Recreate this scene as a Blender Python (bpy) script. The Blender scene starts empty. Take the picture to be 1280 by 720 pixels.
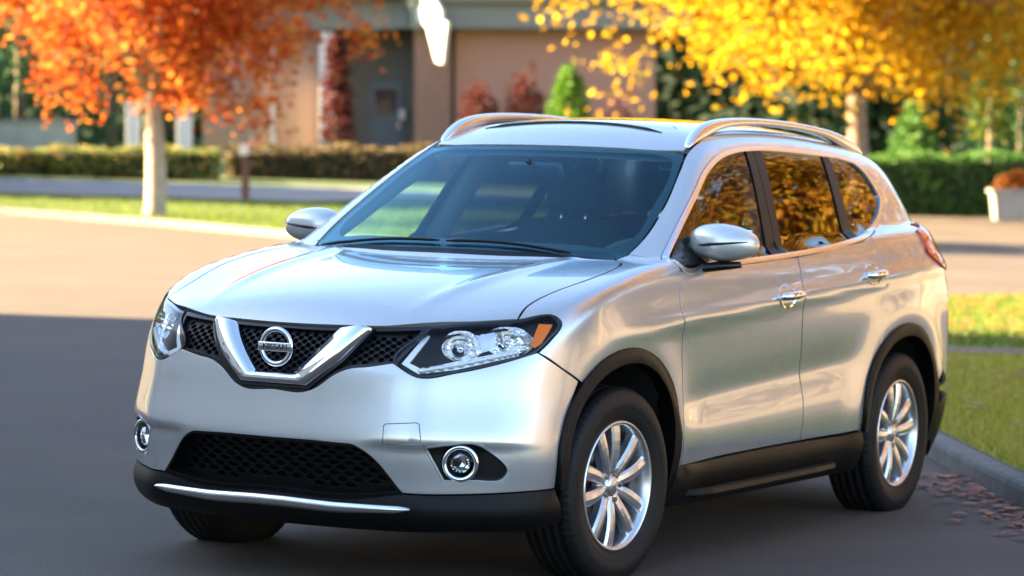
import bpy, bmesh, math, random
import numpy as np
from mathutils import Vector, Matrix
from mathutils.geometry import delaunay_2d_cdt
random.seed(7); RNG = np.random.default_rng(11)
sc = bpy.context.scene; COL = sc.collection

# ---------------------------------------------------------------- camera, sky, sun, exposure
# origin: road under the front axle of the parked car, +x = where it points, +y = its left side
CAM = Vector((9.602, 5.740, 1.567)); YAW = math.radians(209.0); PITCH = -.04693; ROLL = .0274
FW = Vector((math.cos(YAW) * math.cos(PITCH), math.sin(YAW) * math.cos(PITCH), math.sin(PITCH)))
RT = Vector((math.sin(YAW), -math.cos(YAW), 0)); UP = RT.cross(FW)
R2 = RT * math.cos(ROLL) + UP * math.sin(ROLL); U2 = UP * math.cos(ROLL) - RT * math.sin(ROLL)
cam = bpy.data.cameras.new('camera'); camo = bpy.data.objects.new('camera', cam); COL.objects.link(camo); sc.camera = camo
m = Matrix.Identity(4)
for i in range(3): m[i][0], m[i][1], m[i][2], m[i][3] = R2[i], U2[i], -FW[i], CAM[i]
camo.matrix_world = m
cam.sensor_width = 36; cam.lens = 3728 / 1280 * 36; cam.clip_start = .1; cam.clip_end = 2000
cam.dof.use_dof = True; cam.dof.focus_distance = 10.4; cam.dof.aperture_fstop = 3.2
FH = Vector((math.cos(YAW), math.sin(YAW), 0))
SUN_EL = math.radians(23); SUN_DIR_XY = (-RT * math.cos(math.radians(6)) + FH * math.sin(math.radians(6))).normalized()
SUN = Vector((SUN_DIR_XY.x * math.cos(SUN_EL), SUN_DIR_XY.y * math.cos(SUN_EL), math.sin(SUN_EL)))
w = bpy.data.worlds.new('World'); sc.world = w; w.use_nodes = True
nt = w.node_tree; sky = nt.nodes.new('ShaderNodeTexSky'); sky.sky_type = 'NISHITA'; sky.sun_disc = False
sky.sun_elevation = SUN_EL; sky.sun_rotation = math.atan2(SUN.x, SUN.y); sky.air_density = 1.0; sky.dust_density = .8; sky.ozone_density = 1.4
bg = nt.nodes['Background']; nt.links.new(sky.outputs[0], bg.inputs[0]); bg.inputs[1].default_value = .058
sl = bpy.data.lights.new('sun', 'SUN'); sl.energy = 5.0; sl.angle = math.radians(.53); sl.color = (1, .78, .43)
so = bpy.data.objects.new('sun', sl); COL.objects.link(so); so.location = (0, 0, 40); so.rotation_euler = SUN.to_track_quat('Z', 'Y').to_euler()
sc.view_settings.view_transform = 'Standard'; sc.view_settings.look = 'None'; sc.view_settings.gamma = 1
sc.view_settings.use_curve_mapping = False; sc.view_settings.exposure = 3.5
sc.render.engine = 'CYCLES'; sc.cycles.max_bounces = 10; sc.cycles.transparent_max_bounces = 16
sc.cycles.sample_clamp_indirect = 6; sc.cycles.caustics_reflective = False; sc.cycles.caustics_refractive = False

# ---------------------------------------------------------------- materials
def mat(name, col=(.5, .5, .5), rough=.5, metal=0., coat=0., coat_r=.03, spec=.5, trans=0, emit=None):
    M = bpy.data.materials.new(name); M.use_nodes = True; b = M.node_tree.nodes['Principled BSDF']
    b.inputs['Base Color'].default_value = (*col, 1); b.inputs['Roughness'].default_value = rough; b.inputs['Metallic'].default_value = metal
    b.inputs['Coat Weight'].default_value = coat; b.inputs['Coat Roughness'].default_value = coat_r; b.inputs['Specular IOR Level'].default_value = spec
    return M
def nd(M, t, **kw):
    n = M.node_tree.nodes.new(t)
    for k, v in kw.items():
        if k in n.inputs: n.inputs[k].default_value = v
        else: setattr(n, k, v)
    return n
def lk(M, a, b): M.node_tree.links.new(a, b)
def ramp(M, fac, stops):
    r = nd(M, 'ShaderNodeValToRGB'); e = r.color_ramp.elements
    while len(e) < len(stops): e.new(.5)
    for q, (p, c) in zip(e, stops): q.position = p; q.color = (*c, 1)
    lk(M, fac, r.inputs[0]); return r.outputs[0]
def noise(M, scale, detail=4, rough=.55, coord='Object', vec=None):
    tc = nd(M, 'ShaderNodeTexCoord'); n = nd(M, 'ShaderNodeTexNoise', Scale=scale, Detail=detail, Roughness=rough)
    lk(M, vec or tc.outputs[coord], n.inputs['Vector']); return n.outputs[0]
def mottled(name, stops, scale=3., rough=.8, bump=0., bscale=40, detail=6, spec=.5):
    M = mat(name, rough=rough, spec=spec); b = M.node_tree.nodes['Principled BSDF']
    lk(M, ramp(M, noise(M, scale, detail), stops), b.inputs['Base Color'])
    if bump:
        bp = nd(M, 'ShaderNodeBump', Strength=bump, Distance=.02); lk(M, noise(M, bscale, 5), bp.inputs['Height']); lk(M, bp.outputs[0], b.inputs['Normal'])
    return M
def thin_glass(name, tint, refl=1.0, ior=1.5):
    M = bpy.data.materials.new(name); M.use_nodes = True; t = M.node_tree; t.nodes.clear()
    out = nd(M, 'ShaderNodeOutputMaterial'); mx = nd(M, 'ShaderNodeMixShader'); tr = nd(M, 'ShaderNodeBsdfTransparent'); gl = nd(M, 'ShaderNodeBsdfGlossy', Roughness=.0)
    tr.inputs[0].default_value = (*tint, 1); gl.inputs[0].default_value = (*refl, 1) if isinstance(refl, tuple) else (refl, refl, refl, 1)
    fr = nd(M, 'ShaderNodeFresnel'); ge = nd(M, 'ShaderNodeNewGeometry'); mr = nd(M, 'ShaderNodeMapRange'); mr.inputs[3].default_value = ior; mr.inputs[4].default_value = 1 / ior; lk(M, ge.outputs['Backfacing'], mr.inputs[0]); lk(M, mr.outputs[0], fr.inputs[0]); lk(M, fr.outputs[0], mx.inputs[0]); lk(M, tr.outputs[0], mx.inputs[1]); lk(M, gl.outputs[0], mx.inputs[2]); lk(M, mx.outputs[0], out.inputs[0])
    return M
PAINT = mat('silver_paint', (.54, .538, .535), .24, .62, coat=1.0, coat_r=.02)
b_ = PAINT.node_tree.nodes['Principled BSDF']          # fine metal flake
fl = nd(PAINT, 'ShaderNodeBump', Strength=.06, Distance=.0006); lk(PAINT, noise(PAINT, 900, 1), fl.inputs['Height']); lk(PAINT, fl.outputs[0], b_.inputs['Normal'])
CHROME = mat('chrome', (.86, .87, .88), .05, 1.0)
LAMPCHROME = mat('lamp_reflector', (.90, .91, .92), .16, .85)
SATIN = mat('satin_aluminium', (.80, .81, .83), .26, 1.0)
ALLOY = mat('wheel_alloy', (.74, .76, .80), .30, .95, coat=.4)
PLASTIC = mottled('black_plastic', [(.3, (.0025, .0025, .003)), (.7, (.0045, .0045, .005))], 30, .42, .15, 500, spec=.2)
GLOSSBLACK = mat('gloss_black', (.006, .006, .008), .22, 0, spec=.4)
SATBLACK = mat('satin_black', (.006, .006, .007), .45, 0, spec=.3)
DARK = mat('dark_shell', (.010, .010, .011), .8)
RUBBER = mottled('tyre_rubber', [(.3, (.006, .006, .0065)), (.75, (.011, .0105, .0105))], 14, .58, .12, 120, spec=.3)
TRIM_IN = mat('grey_interior', (.10, .105, .11), .7)
SEAT = mottled('charcoal_seat_cloth', [(.3, (.030, .031, .034)), (.7, (.05, .05, .055))], 60, .85, .2, 300)
WIND = thin_glass('windshield_glass', (.62, .92, .95), (.48, .82, 1.0), 1.40)
CLEAR = thin_glass('door_glass', (.72, .84, .74), 1.0, 1.45)
PRIV = thin_glass('privacy_glass', (.10, .10, .10), 1.0, 1.75)
LENS = thin_glass('clear_lens', (.96, .96, .96), 1.0, 1.22)
AMBER = mat('amber_lens', (.80, .17, .004), .25, 0, spec=.3)
RED = mat('red_lens', (.55, .012, .015), .10, 0, coat=1)
WHITE = mat('white_light_guide', (.80, .82, .84), .12, .3, coat=1)
STEEL = mat('brake_steel', (.32, .32, .33), .35, 1.0)
LETTER = mat('dark_letter', (.02, .02, .022), .4)

# ---------------------------------------------------------------- scene helpers
def link(name, me, mats, parent=None):
    o = bpy.data.objects.new(name, me); COL.objects.link(o)
    for q in (mats if isinstance(mats, (list, tuple)) else [mats]): me.materials.append(q)
    if parent: put(o, parent)
    return o
def put(o, parent):
    o.parent = parent; o.matrix_parent_inverse = parent_world(parent).inverted(); return o
def parent_world(p):
    if p is None: return Matrix.Identity(4)
    return parent_world(p.parent) @ p.matrix_parent_inverse @ p.matrix_basis
def tag(o, label=None, cat=None, group=None, kind=None):
    for k, v in (('label', label), ('category', cat), ('group', group), ('kind', kind)):
        if v: o[k] = v
    return o
def thing(name, loc, label, cat, group=None, rot=None):
    o = bpy.data.objects.new(name, None); o.empty_display_size = .2; COL.objects.link(o)
    o.location = loc
    if rot is not None: o.rotation_euler = rot
    return tag(o, label, cat, group)
def mesh(name, V, F, smooth=True):
    me = bpy.data.meshes.new(name); me.from_pydata([tuple(v) for v in V], [], [tuple(f) for f in F]); me.update()
    if smooth: me.polygons.foreach_set('use_smooth', [True] * len(me.polygons))
    return me
def bm_obj(name, bm, mats, parent=None, smooth=False):
    me = bpy.data.meshes.new(name); bm.normal_update(); bm.to_mesh(me); bm.free()
    me.polygons.foreach_set('use_smooth', [smooth] * len(me.polygons))
    return link(name, me, mats, parent)
def box(bm, c, s, M=None, bev=0.):
    r = bmesh.ops.create_cube(bm, size=1.0); vs = r['verts']
    bmesh.ops.scale(bm, vec=s, verts=vs)
    if bev:
        es = list({e for v in vs for e in v.link_edges}); n0 = set(bm.verts)
        rb = bmesh.ops.bevel(bm, geom=es, offset=bev, segments=2, affect='EDGES', profile=.6); vs = list({v for f in rb['faces'] for v in f.verts} | {v for v in vs if v.is_valid})
    bmesh.ops.translate(bm, vec=c, verts=vs)
    if M is not None: bmesh.ops.transform(bm, matrix=M, verts=vs)
    return vs
def lathe(prof, n=64, axis='y', c=(0, 0, 0), ang=2 * math.pi, a0=0.):
    """prof: (radius, along-axis) rows"""
    V, F = [], []; k = len(prof); full = abs(ang - 2 * math.pi) < 1e-6; N = n if full else n + 1
    for i in range(N):
        t = a0 + ang * i / n
        for r, h in prof:
            p = (r * math.cos(t), h, r * math.sin(t)) if axis == 'y' else ((r * math.cos(t), r * math.sin(t), h) if axis == 'z' else (h, r * math.cos(t), r * math.sin(t)))
            V.append((p[0] + c[0], p[1] + c[1], p[2] + c[2]))
    for i in range(n):
        for j in range(k - 1):
            a = i * k + j; b = ((i + 1) % N) * k + j; F.append((a, a + 1, b + 1, b))
    return V, F
def tube(path, rad, n=10, caps=True):
    """rad: number or per-point list"""
    P = [Vector(p) for p in path]; V, F = [], []; up = Vector((0, 0, 1)); prev = None
    for i, p in enumerate(P):
        d = (P[min(i + 1, len(P) - 1)] - P[max(i - 1, 0)]).normalized()
        if prev is None: s = d.cross(up if abs(d.z) < .95 else Vector((1, 0, 0))).normalized()
        else: s = (prev - d * prev.dot(d)).normalized()
        prev = s; q = d.cross(s); r = rad[i] if isinstance(rad, (list, tuple)) else rad
        for k in range(n):
            a = 2 * math.pi * k / n; V.append(p + (s * math.cos(a) + q * math.sin(a)) * r)
    for i in range(len(P) - 1):
        for k in range(n): F.append((i * n + k, i * n + (k + 1) % n, (i + 1) * n + (k + 1) % n, (i + 1) * n + k))
    if caps: F.append(tuple(range(n))[::-1]); F.append(tuple(range((len(P) - 1) * n, len(P) * n)))
    return V, F
def join(*parts):
    V, F = [], []
    for v, f in parts:
        k = len(V); V += list(v); F += [tuple(i + k for i in q) for q in f]
    return V, F
# ---------------------------------------------------------------- the shape of the car body, as one implicit skin
class Spl:
    """natural cubic spline through (t, v)"""
    def __init__(s, t, v):
        t = np.array(t, float); v = np.array(v, float); n = len(t); h = np.diff(t)
        A = np.eye(n); b = np.zeros(n)
        for i in range(1, n - 1):
            A[i, i - 1] = h[i - 1]; A[i, i] = 2 * (h[i - 1] + h[i]); A[i, i + 1] = h[i]
            b[i] = 6 * ((v[i + 1] - v[i]) / h[i] - (v[i] - v[i - 1]) / h[i - 1])
        s.t, s.v, s.h, s.m = t, v, h, np.linalg.solve(A, b)
    def __call__(s, x):
        x = np.clip(x, s.t[0], s.t[-1]); i = np.clip(np.searchsorted(s.t, x) - 1, 0, len(s.h) - 1)
        h = s.h[i]; a = (s.t[i + 1] - x) / h; b = (x - s.t[i]) / h
        return a * s.v[i] + b * s.v[i + 1] + ((a**3 - a) * s.m[i] + (b**3 - b) * s.m[i + 1]) * h * h / 6

def smax(a, b, k):
    m = np.maximum(a, b)
    return m + k * np.log(np.exp((a - m) / k) + np.exp((b - m) / k))
def softplus(t, k): return k * np.logaddexp(0, t / k)

# half width of the lower body against height, and how it tapers along the car
SIDE = Spl([.15, .25, .33, .40, .46, .54, .62, .70, .78, .86, .93, .99, 1.05, 1.11, 1.17, 1.24, 1.3],
           [.80, .84, .868, .884, .892, .893, .892, .893, .898, .906, .912, .912, .906, .893, .872, .84, .80])
TAPER = Spl([-3.8, -3.5, -3.2, -2.9, -2.5, -2.0, -1.4, -.8, -.3, 0, .3, .6, .9, 1.1],
            [.925, .955, .982, .998, 1.004, 1.002, .998, .992, .990, .990, .985, .972, .95, .93])
FRONT = Spl([.15, .22, .28, .335, .40, .48, .55, .62, .70, .78, .86, .92, .98, 1.05],
            [.79, .855, .905, .930, .945, .966, .974, .962, .945, .930, .902, .868, .82, .75])
SWEEP = Spl([.15, .45, .65, .80, .95, 1.1], [.55, .55, .63, .70, .70, .70])
HOOD = Spl([-3.8, -2.3, -1.1, -.6, -.3, 0, .3, .5, .65, .74, .81, .86, .91, .98],
           [1.27, 1.218, 1.158, 1.160, 1.152, 1.131, 1.103, 1.075, 1.044, 1.016, .982, .945, .89, .78])
DROP = Spl([-3.8, -.6, -.3, 0, .28, .55, .8, 1.05], [-.01, -.01, -.004, .014, .042, .088, .13, .16])
REAR = Spl([.15, .35, .6, .9, 1.05, 1.2, 1.35, 1.5, 1.6, 1.75], [-3.52, -3.62, -3.68, -3.64, -3.565, -3.465, -3.365, -3.26, -3.19, -3.06])
ROOF = Spl([-3.6, -3.3, -2.9, -2.4, -1.9, -1.5, -1.2, -1.0, -.8, -.4], [1.52, 1.575, 1.642, 1.692, 1.712, 1.703, 1.668, 1.616, 1.545, 1.35])
GLASS = Spl([1.0, 1.14, 1.25, 1.36, 1.47, 1.56, 1.65, 1.8], [.897, .848, .802, .754, .702, .655, .60, .50])
GTAPER = Spl([-3.8, -3.3, -2.8, -2.3, -1.7, -1.2, -.8, -.3], [.84, .905, .955, .985, 1.0, 1.0, .995, .985])
ARCHES = ((0.0, .355), (-2.706, .355))

def body(P):
    """distance-like value of the whole painted shell, 0 on the skin, negative inside"""
    x, y, z = P[..., 0], np.abs(P[..., 1]), P[..., 2]
    ys = SIDE(z) * TAPER(x)
    for ax, az in ARCHES:                                   # muscles over the wheels
        r = np.hypot(x - ax, z - az)
        ys = ys + .014 * np.exp(-((r - .52) / .11)**2)
    # long swage over the doors, rising to the rear
    zs = .93 - .055 * (x + .3)
    ys = ys + .012 * np.exp(-((z - zs) / .038)**2) * np.clip((.2 - x) / .6, 0, 1)
    zl = .47 - .05 * (x + .6)
    ys = ys - .012 * np.exp(-((z - zl - .16) / .075)**2) * np.clip((-.45 - x) / .3, 0, 1) * np.clip((x + 2.3) / .4, 0, 1)
    side = y - ys
    sw = SWEEP(z)
    xf = FRONT(z) - .24 * y * y - sw * softplus(y - .56, .020)
    sg = lambda t: 1 / (1 + np.exp(-np.clip(t, -40, 40)))
    xf = xf - .024 * np.clip((z - .385) / .15, 0, 1) * sg((.537 - z) / .006) * sg((y - .405) / .018) * sg((.80 - y) / .03)   # undercut round the fog lamps
    front = (x - xf) / np.sqrt(1 + (.48 * y + sw / (1 + np.exp(-(y - .56) / .020)))**2)
    ridge = np.exp(-((y - (.40 + .10 * np.clip(.9 - x, 0, 1.3))) / .035)**2) * np.clip((.78 - x) / .35, 0, 1) * .010
    hood = (z - HOOD(x) + DROP(x) * (y / .75)**2 - ridge) * .96
    rear = REAR(z) + .20 * y * y + .36 * softplus(y - .60, .05) - x
    low = smax(smax(smax(front, side, .045), rear, .05), hood, .016)
    gside = (y - GLASS(z) * GTAPER(x)) * .91
    wz = 1.135 - .535 * (x + .36 * y * y + .135) - .035 * np.clip(-(x + .135), 0, 1.3) * (1.05 + x)
    wind = (z - wz) * .88
    roof = z - ROOF(x) + .10 * y * y + .12 * y**4
    grear = (REAR(z) + .22 * y * y - x) * .9
    gh = smax(smax(smax(gside, wind, .016), grear, .04), roof, .03)
    gh = smax(gh, 1.0 - z, .01)
    return -smax(-low, -gh, .005)

def normal(P, e=1e-3):
    g = np.stack([body(P + d) - body(P - d) for d in np.eye(3) * e], -1)
    return g / np.linalg.norm(g, axis=-1, keepdims=True)
def cast(O, D, t0, t1, n=64):
    """first crossing of the skin along rays O + t D"""
    O = np.asarray(O, float); D = np.asarray(D, float)
    O, D = (np.array(q) for q in np.broadcast_arrays(O, D))
    ts = np.linspace(t0, t1, n); lo = np.full(len(O), t0); hi = np.full(len(O), t1); done = np.zeros(len(O), bool)
    live = np.arange(len(O))
    for k in range(1, n):
        hitk = body(O[live] + D[live] * ts[k]) < 0; w = live[hitk]
        lo[w] = ts[k - 1]; hi[w] = ts[k]; done[w] = True; live = live[~hitk]
        if not len(live): break
    for _ in range(18):
        m = (lo + hi) / 2; neg = body(O + D * m[:, None]) < 0
        hi = np.where(neg, m, hi); lo = np.where(neg, lo, m)
    return O + D * ((lo + hi) / 2)[:, None], done
# projectors: flat metric coordinates -> points on the skin, and back
ALPHA = np.radians(28); CA, SA = np.cos(ALPHA), np.sin(ALPHA); XC, RC, XT = -.10, .95, -2.75
def side_pt(ab):      # a = x, b measured up the side, looking in along a slightly falling line
    ab = np.asarray(ab, float); O = np.stack([ab[:, 0], 1.6 * CA - ab[:, 1] * SA, 1.6 * SA + ab[:, 1] * CA], 1)
    return cast(O, [[0, -CA, -SA]], 0, 1.75)[0]
def side_ab(P): P = np.asarray(P, float); return np.stack([P[:, 0], P[:, 2] * CA - P[:, 1] * SA], 1)
def nose_pt(ab):      # a = angle round an upright axis times RC, b = z
    ab = np.asarray(ab, float); t = ab[:, 0] / RC; D = np.stack([-np.cos(t), -np.sin(t), 0 * t], 1)
    O = np.stack([XC + 1.6 * np.cos(t), 1.6 * np.sin(t), ab[:, 1]], 1)
    return cast(O, D, 0, 1.3)[0]
def nose_ab(P): P = np.asarray(P, float); return np.stack([np.arctan2(P[:, 1], P[:, 0] - XC) * RC, P[:, 2]], 1)
def tail_pt(ab):      # the same round the rear: a = 0 on the centre line, rising to the left
    ab = np.asarray(ab, float); t = ab[:, 0] / RC; D = np.stack([np.cos(t), -np.sin(t), 0 * t], 1)
    O = np.stack([XT - 1.6 * np.cos(t), 1.6 * np.sin(t), ab[:, 1]], 1)
    return cast(O, D, 0, 1.3)[0]
def tail_ab(P): P = np.asarray(P, float); return np.stack([np.arctan2(P[:, 1], XT - P[:, 0]) * RC, P[:, 2]], 1)
def top_pt(ab):       # a = x, b = y, looking straight down
    ab = np.asarray(ab, float); O = np.stack([ab[:, 0], ab[:, 1], 0 * ab[:, 0] + 2.0], 1)
    return cast(O, [[0, 0, -1.]], 0, 1.6)[0]
def top_ab(P): P = np.asarray(P, float); return P[:, :2].copy()
# ---------------------------------------------------------------- skin panels: an outline on the skin becomes a sheet with folded-in edges
def curve(pts, step=.02, closed=True):
    """smooth line through points; a third entry 1 makes a point a sharp corner"""
    P = np.array([p[:2] for p in pts], float); c = [len(p) > 2 and p[2] for p in pts]; n = len(P); out = []
    for i in range(n if closed else n - 1):
        a, b = P[i], P[(i + 1) % n]
        pa = P[i - 1] if (closed or i > 0) else a; pb = P[(i + 2) % n] if (closed or i + 2 < n) else b
        L = np.linalg.norm(b - a)
        def tan(p, q, r):
            u, v = np.linalg.norm(q - p) + 1e-9, np.linalg.norm(r - q) + 1e-9
            return ((q - p) / u * v + (r - q) / v * u) / (u + v) * L
        ta = (b - a) if c[i] else tan(pa, a, b); tb = (b - a) if c[(i + 1) % n] else tan(a, b, pb)
        if not closed and i == 0: ta = b - a
        if not closed and i == n - 2: tb = b - a
        k = max(1, int(math.ceil(L / step)))
        for s in range(k):
            t = s / k; out.append(a * (2 * t**3 - 3 * t * t + 1) + ta * (t**3 - 2 * t * t + t) + b * (3 * t * t - 2 * t**3) + tb * (t**3 - t * t))
    if not closed: out.append(P[-1])
    return np.array(out)
def area2(L): return .5 * np.sum(L[:, 0] * np.roll(L[:, 1], -1) - np.roll(L[:, 0], -1) * L[:, 1])
def inset(L, d):
    """move a closed line inwards by d (outwards if negative)"""
    s = 1 if area2(L) > 0 else -1
    e = np.roll(L, -1, 0) - L; e /= np.linalg.norm(e, axis=1, keepdims=True) + 1e-12
    n = np.stack([-e[:, 1], e[:, 0]], 1) * s; n0 = np.roll(n, 1, 0); b = n + n0
    k = np.maximum((b * b).sum(1, keepdims=True), .6); return L + b * (2 / k) * d
def inside(Q, L):
    x, y = Q[:, 0][:, None], Q[:, 1][:, None]; a, b = L, np.roll(L, -1, 0)
    c = ((a[:, 1] > y) != (b[:, 1] > y)) & (x < (b[:, 0] - a[:, 0]) * (y - a[:, 1]) / (b[:, 1] - a[:, 1] + 1e-15) + a[:, 0])
    return c.sum(1) % 2 == 1
def fill(loops, step):
    """constrained triangulation of outer line loops[0] with holes loops[1:]"""
    L0 = loops[0]; lo, hi = L0.min(0), L0.max(0)
    gx, gy = np.arange(lo[0], hi[0] + step, step), np.arange(lo[1], hi[1] + step, step * .866)
    G = np.array([(x + (step / 2 if j % 2 else 0), y) for j, y in enumerate(gy) for x in gx])
    if len(G):
        ok = inside(G, L0)
        for h in loops[1:]: ok &= ~inside(G, h)
        G = G[ok]; B = np.concatenate(loops); keep = np.ones(len(G), bool)
        for i in range(0, len(G), 2000):
            d = np.sqrt(((G[i:i + 2000, None] - B[None]) ** 2).sum(-1)).min(1); keep[i:i + 2000] = d > step * .45
        G = G[keep]
    pts, edges, idx = [], [], []
    for l in loops:
        k = len(pts); n = len(l); pts += [Vector(p) for p in l]; edges += [(k + i, k + (i + 1) % n) for i in range(n)]; idx.append(range(k, k + n))
    pts += [Vector(p) for p in G]
    v, e, f, ov, oe, of = delaunay_2d_cdt(pts, edges, [], 0, 1e-7)
    v = np.array([tuple(p) for p in v]); back = {}
    for i, o in enumerate(ov):
        for q in o: back[q] = i
    f = np.array([t for t in f if len(t) == 3]); c = v[f].mean(1); ok = inside(c, L0)
    for h in loops[1:]: ok &= ~inside(c, h)
    return v, f[ok], [[back[q] for q in r] for r in idx]
def sheet(name, proj, outer, mats, parent, holes=(), off=0., lip=.018, step=.03, gap=.0025, mirror=False, offmap=None, ends=True):
    """build the panel (and return it); mirror=True builds it on the car's right side"""
    key = (name, len(outer), float(np.abs(outer).sum()), off)
    if mirror and key in MADE: V, NN, F = MADE[key]; return finish(name, V * [1, -1, 1], NN * [1, -1, 1], [t[::-1] for t in F], mats, parent)
    loops = [inset(np.asarray(outer), gap)] + [inset(np.asarray(h), -gap) for h in holes]
    v, f, bl = fill(loops, step)
    P = proj(v); N = normal(P)
    o = off if offmap is None else np.asarray(offmap(v, P))[:, None]
    S = P + N * o
    fn = np.cross(S[f[:, 1]] - S[f[:, 0]], S[f[:, 2]] - S[f[:, 0]]); flip = (fn * N[f[:, 0]]).sum(1) < 0
    f = np.where(flip[:, None], f[:, ::-1], f)
    if offmap is not None:                                 # reshaped skin: normals from the faces
        N2 = np.zeros_like(S); fn = np.cross(S[f[:, 1]] - S[f[:, 0]], S[f[:, 2]] - S[f[:, 0]])
        for k in range(3): np.add.at(N2, f[:, k], fn)
        N2 /= np.linalg.norm(N2, axis=1, keepdims=True) + 1e-12
    else: N2 = N
    V = [S]; NN = [N2]; F = [list(t) for t in f]; k = len(S)
    if lip:
        for l in bl:
            A = S[l]; n = len(l); Nn = N[l]; tg = np.roll(A, -1, 0) - np.roll(A, 1, 0); sd = np.cross(tg, Nn); sd /= np.linalg.norm(sd, axis=1, keepdims=True) + 1e-12
            # which way is outside this line
            e2 = v[l]; ctr = inset(e2, .004 if l is bl[0] else -.004)
            q = proj(ctr) - proj(e2); s = np.sign((q * sd).sum(1).mean()); sd = -sd * s
            r1 = A - Nn * .0012 + sd * .0010; r2 = A - Nn * lip + sd * .0010
            V += [A, r1, r1, r2]; NN += [Nn, (Nn + sd) / 1.414, sd, sd]
            for i in range(n):
                j = (i + 1) % n
                for (p, q) in ((0, 1), (2, 3)):
                    a, b, c, d = k + p * n + i, k + p * n + j, k + q * n + j, k + q * n + i; F.append([a, d, c, b])
            k += 4 * n
    V = np.concatenate(V); NN = np.concatenate(NN)
    ii = [i for i, t in enumerate(F)]; A = np.array([[t[0], t[1], t[2]] for t in F]); fn = np.cross(V[A[:, 1]] - V[A[:, 0]], V[A[:, 2]] - V[A[:, 0]])
    bad = (fn * (NN[A].sum(1))).sum(1) < 0; F = [t[::-1] if q else t for t, q in zip(F, bad)]
    MADE[key] = (V, NN, F)
    if mirror: V = V * [1, -1, 1]; NN = NN * [1, -1, 1]; F = [t[::-1] for t in F]
    return finish(name, V, NN, F, mats, parent)
def finish(name, V, NN, F, mats, parent):
    me = mesh(name, V.tolist(), F); me.normals_split_custom_set_from_vertices(NN.tolist()); return link(name, me, mats, parent)
MADE = {}
def both(fn):
    return [fn(False), fn(True)]
def xz(pts):
    """(x, z[, corner]) seen straight from the side -> side coordinates"""
    A = np.array([p[:2] for p in pts], float); O = np.stack([A[:, 0], 0 * A[:, 0] + 1.5, A[:, 1]], 1)
    P = cast(O, [[0, -1., 0]], 0, 1.5)[0]; ab = side_ab(P)
    return [(a, b, p[2]) if len(p) > 2 else (a, b) for (a, b), p in zip(ab.tolist(), pts)]
def xyz(pts):
    return [((*q, p[3]) if len(p) > 3 else q) for q, p in zip([tuple(r) for r in side_ab(np.array([p[:3] for p in pts], float)).tolist()], pts)]
def sym(pts):
    """half outline (b from the centre) -> closed symmetric outline: mirrored points first, then the given ones reversed"""
    L = [(-p[0], *p[1:]) for p in pts if abs(p[0]) > 1e-6]
    return list(pts) + L[::-1]
# ================================================================ THE PLACE
# positions are given as (metres to the right of the camera's line of sight, metres ahead of the camera)
TILT = Matrix.Rotation(-ROLL, 4, FH)                       # the road has a slight cross fall: upright things lean against it
def sstep(a, b, x): t = min(1, max(0, (x - a) / (b - a))); return t * t * (3 - 2 * t)
RISE = Spl([-400, 40, 50, 54, 57, 60, 63, 66, 72, 80, 100, 400], [0, 0, 0, .03, .12, .26, .40, .52, .72, .88, .95, .95])
def gz(l, d): return float(RISE(d)) * (1 - sstep(1.5, 6.5, l) * .8)
def gp(l, d, z=0.):
    p = CAM + RT * l + FH * d; return Vector((p.x, p.y, gz(l, d) + z))
def upright(o): o.rotation_euler = (TILT.to_3x3() @ Matrix.Rotation(YAW - math.pi / 2, 3, 'Z')).to_euler(); return o   # local x = right, y = away
def ground_sheet(name, line, M, z, step=2., kind='structure', label=None):
    v, f, bl = fill([np.asarray(line, float)], step)
    V = [gp(a, b, z) for a, b in v]; F = [tuple(t) for t in f]
    me = mesh(name, V, F); 
    if len(me.polygons) and sum(p.normal.z for p in me.polygons) < 0: me.flip_normals()
    o = link(name, me, M); o['kind'] = kind
    if label: o['label'] = label
    return o
ASPH = mottled('asphalt', [(.25, (.084, .061, .047)), (.55, (.100, .074, .057)), (.8, (.120, .090, .071))], 1.1, .86, .35, 260, 9)
bA = ASPH.node_tree.nodes['Principled BSDF']; old = bA.inputs['Base Color'].links[0].from_socket
sp_ = ramp(ASPH, noise(ASPH, 170, 2, .7), [(.34, (.40, .40, .41)), (.5, (1, 1, 1)), (.64, (1.0, 1.0, 1.0)), (.74, (2.3, 2.25, 2.2))])
mxa = nd(ASPH, 'ShaderNodeMixRGB', blend_type='MULTIPLY'); mxa.inputs[0].default_value = 1; lk(ASPH, old, mxa.inputs[1]); lk(ASPH, sp_, mxa.inputs[2])
wear = ramp(ASPH, noise(ASPH, .33, 5, .6), [(.3, (.82, .82, .84)), (.6, (1.08, 1.06, 1.04))]); mxb = nd(ASPH, 'ShaderNodeMixRGB', blend_type='MULTIPLY'); mxb.inputs[0].default_value = 1; lk(ASPH, mxa.outputs[0], mxb.inputs[1]); lk(ASPH, wear, mxb.inputs[2]); lk(ASPH, mxb.outputs[0], bA.inputs['Base Color'])
LAWN = mottled('lawn_soil', [(.3, (.030, .055, .012)), (.7, (.060, .095, .018))], .7, .95, .3, 60)
DRY = mottled('verge', [(.3, (0.125, 0.150, 0.027)), (.6, (0.213, 0.225, 0.044)), (.85, (0.325, 0.250, 0.075))], .6, .95, .3, 60)
CONC = mottled('concrete', [(.3, (.20, .19, .175)), (.7, (.27, .255, .235))], 1.5, .85, .15, 90)
KERB = mottled('kerb_stone', [(.25, (.085, .080, .075)), (.7, (.15, .142, .132))], 9, .85, .25, 130)
base = ground_sheet('ground', [(-300, -60), (300, -60), (300, 380), (-300, 380)], LAWN, -.28, 9.)
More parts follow.
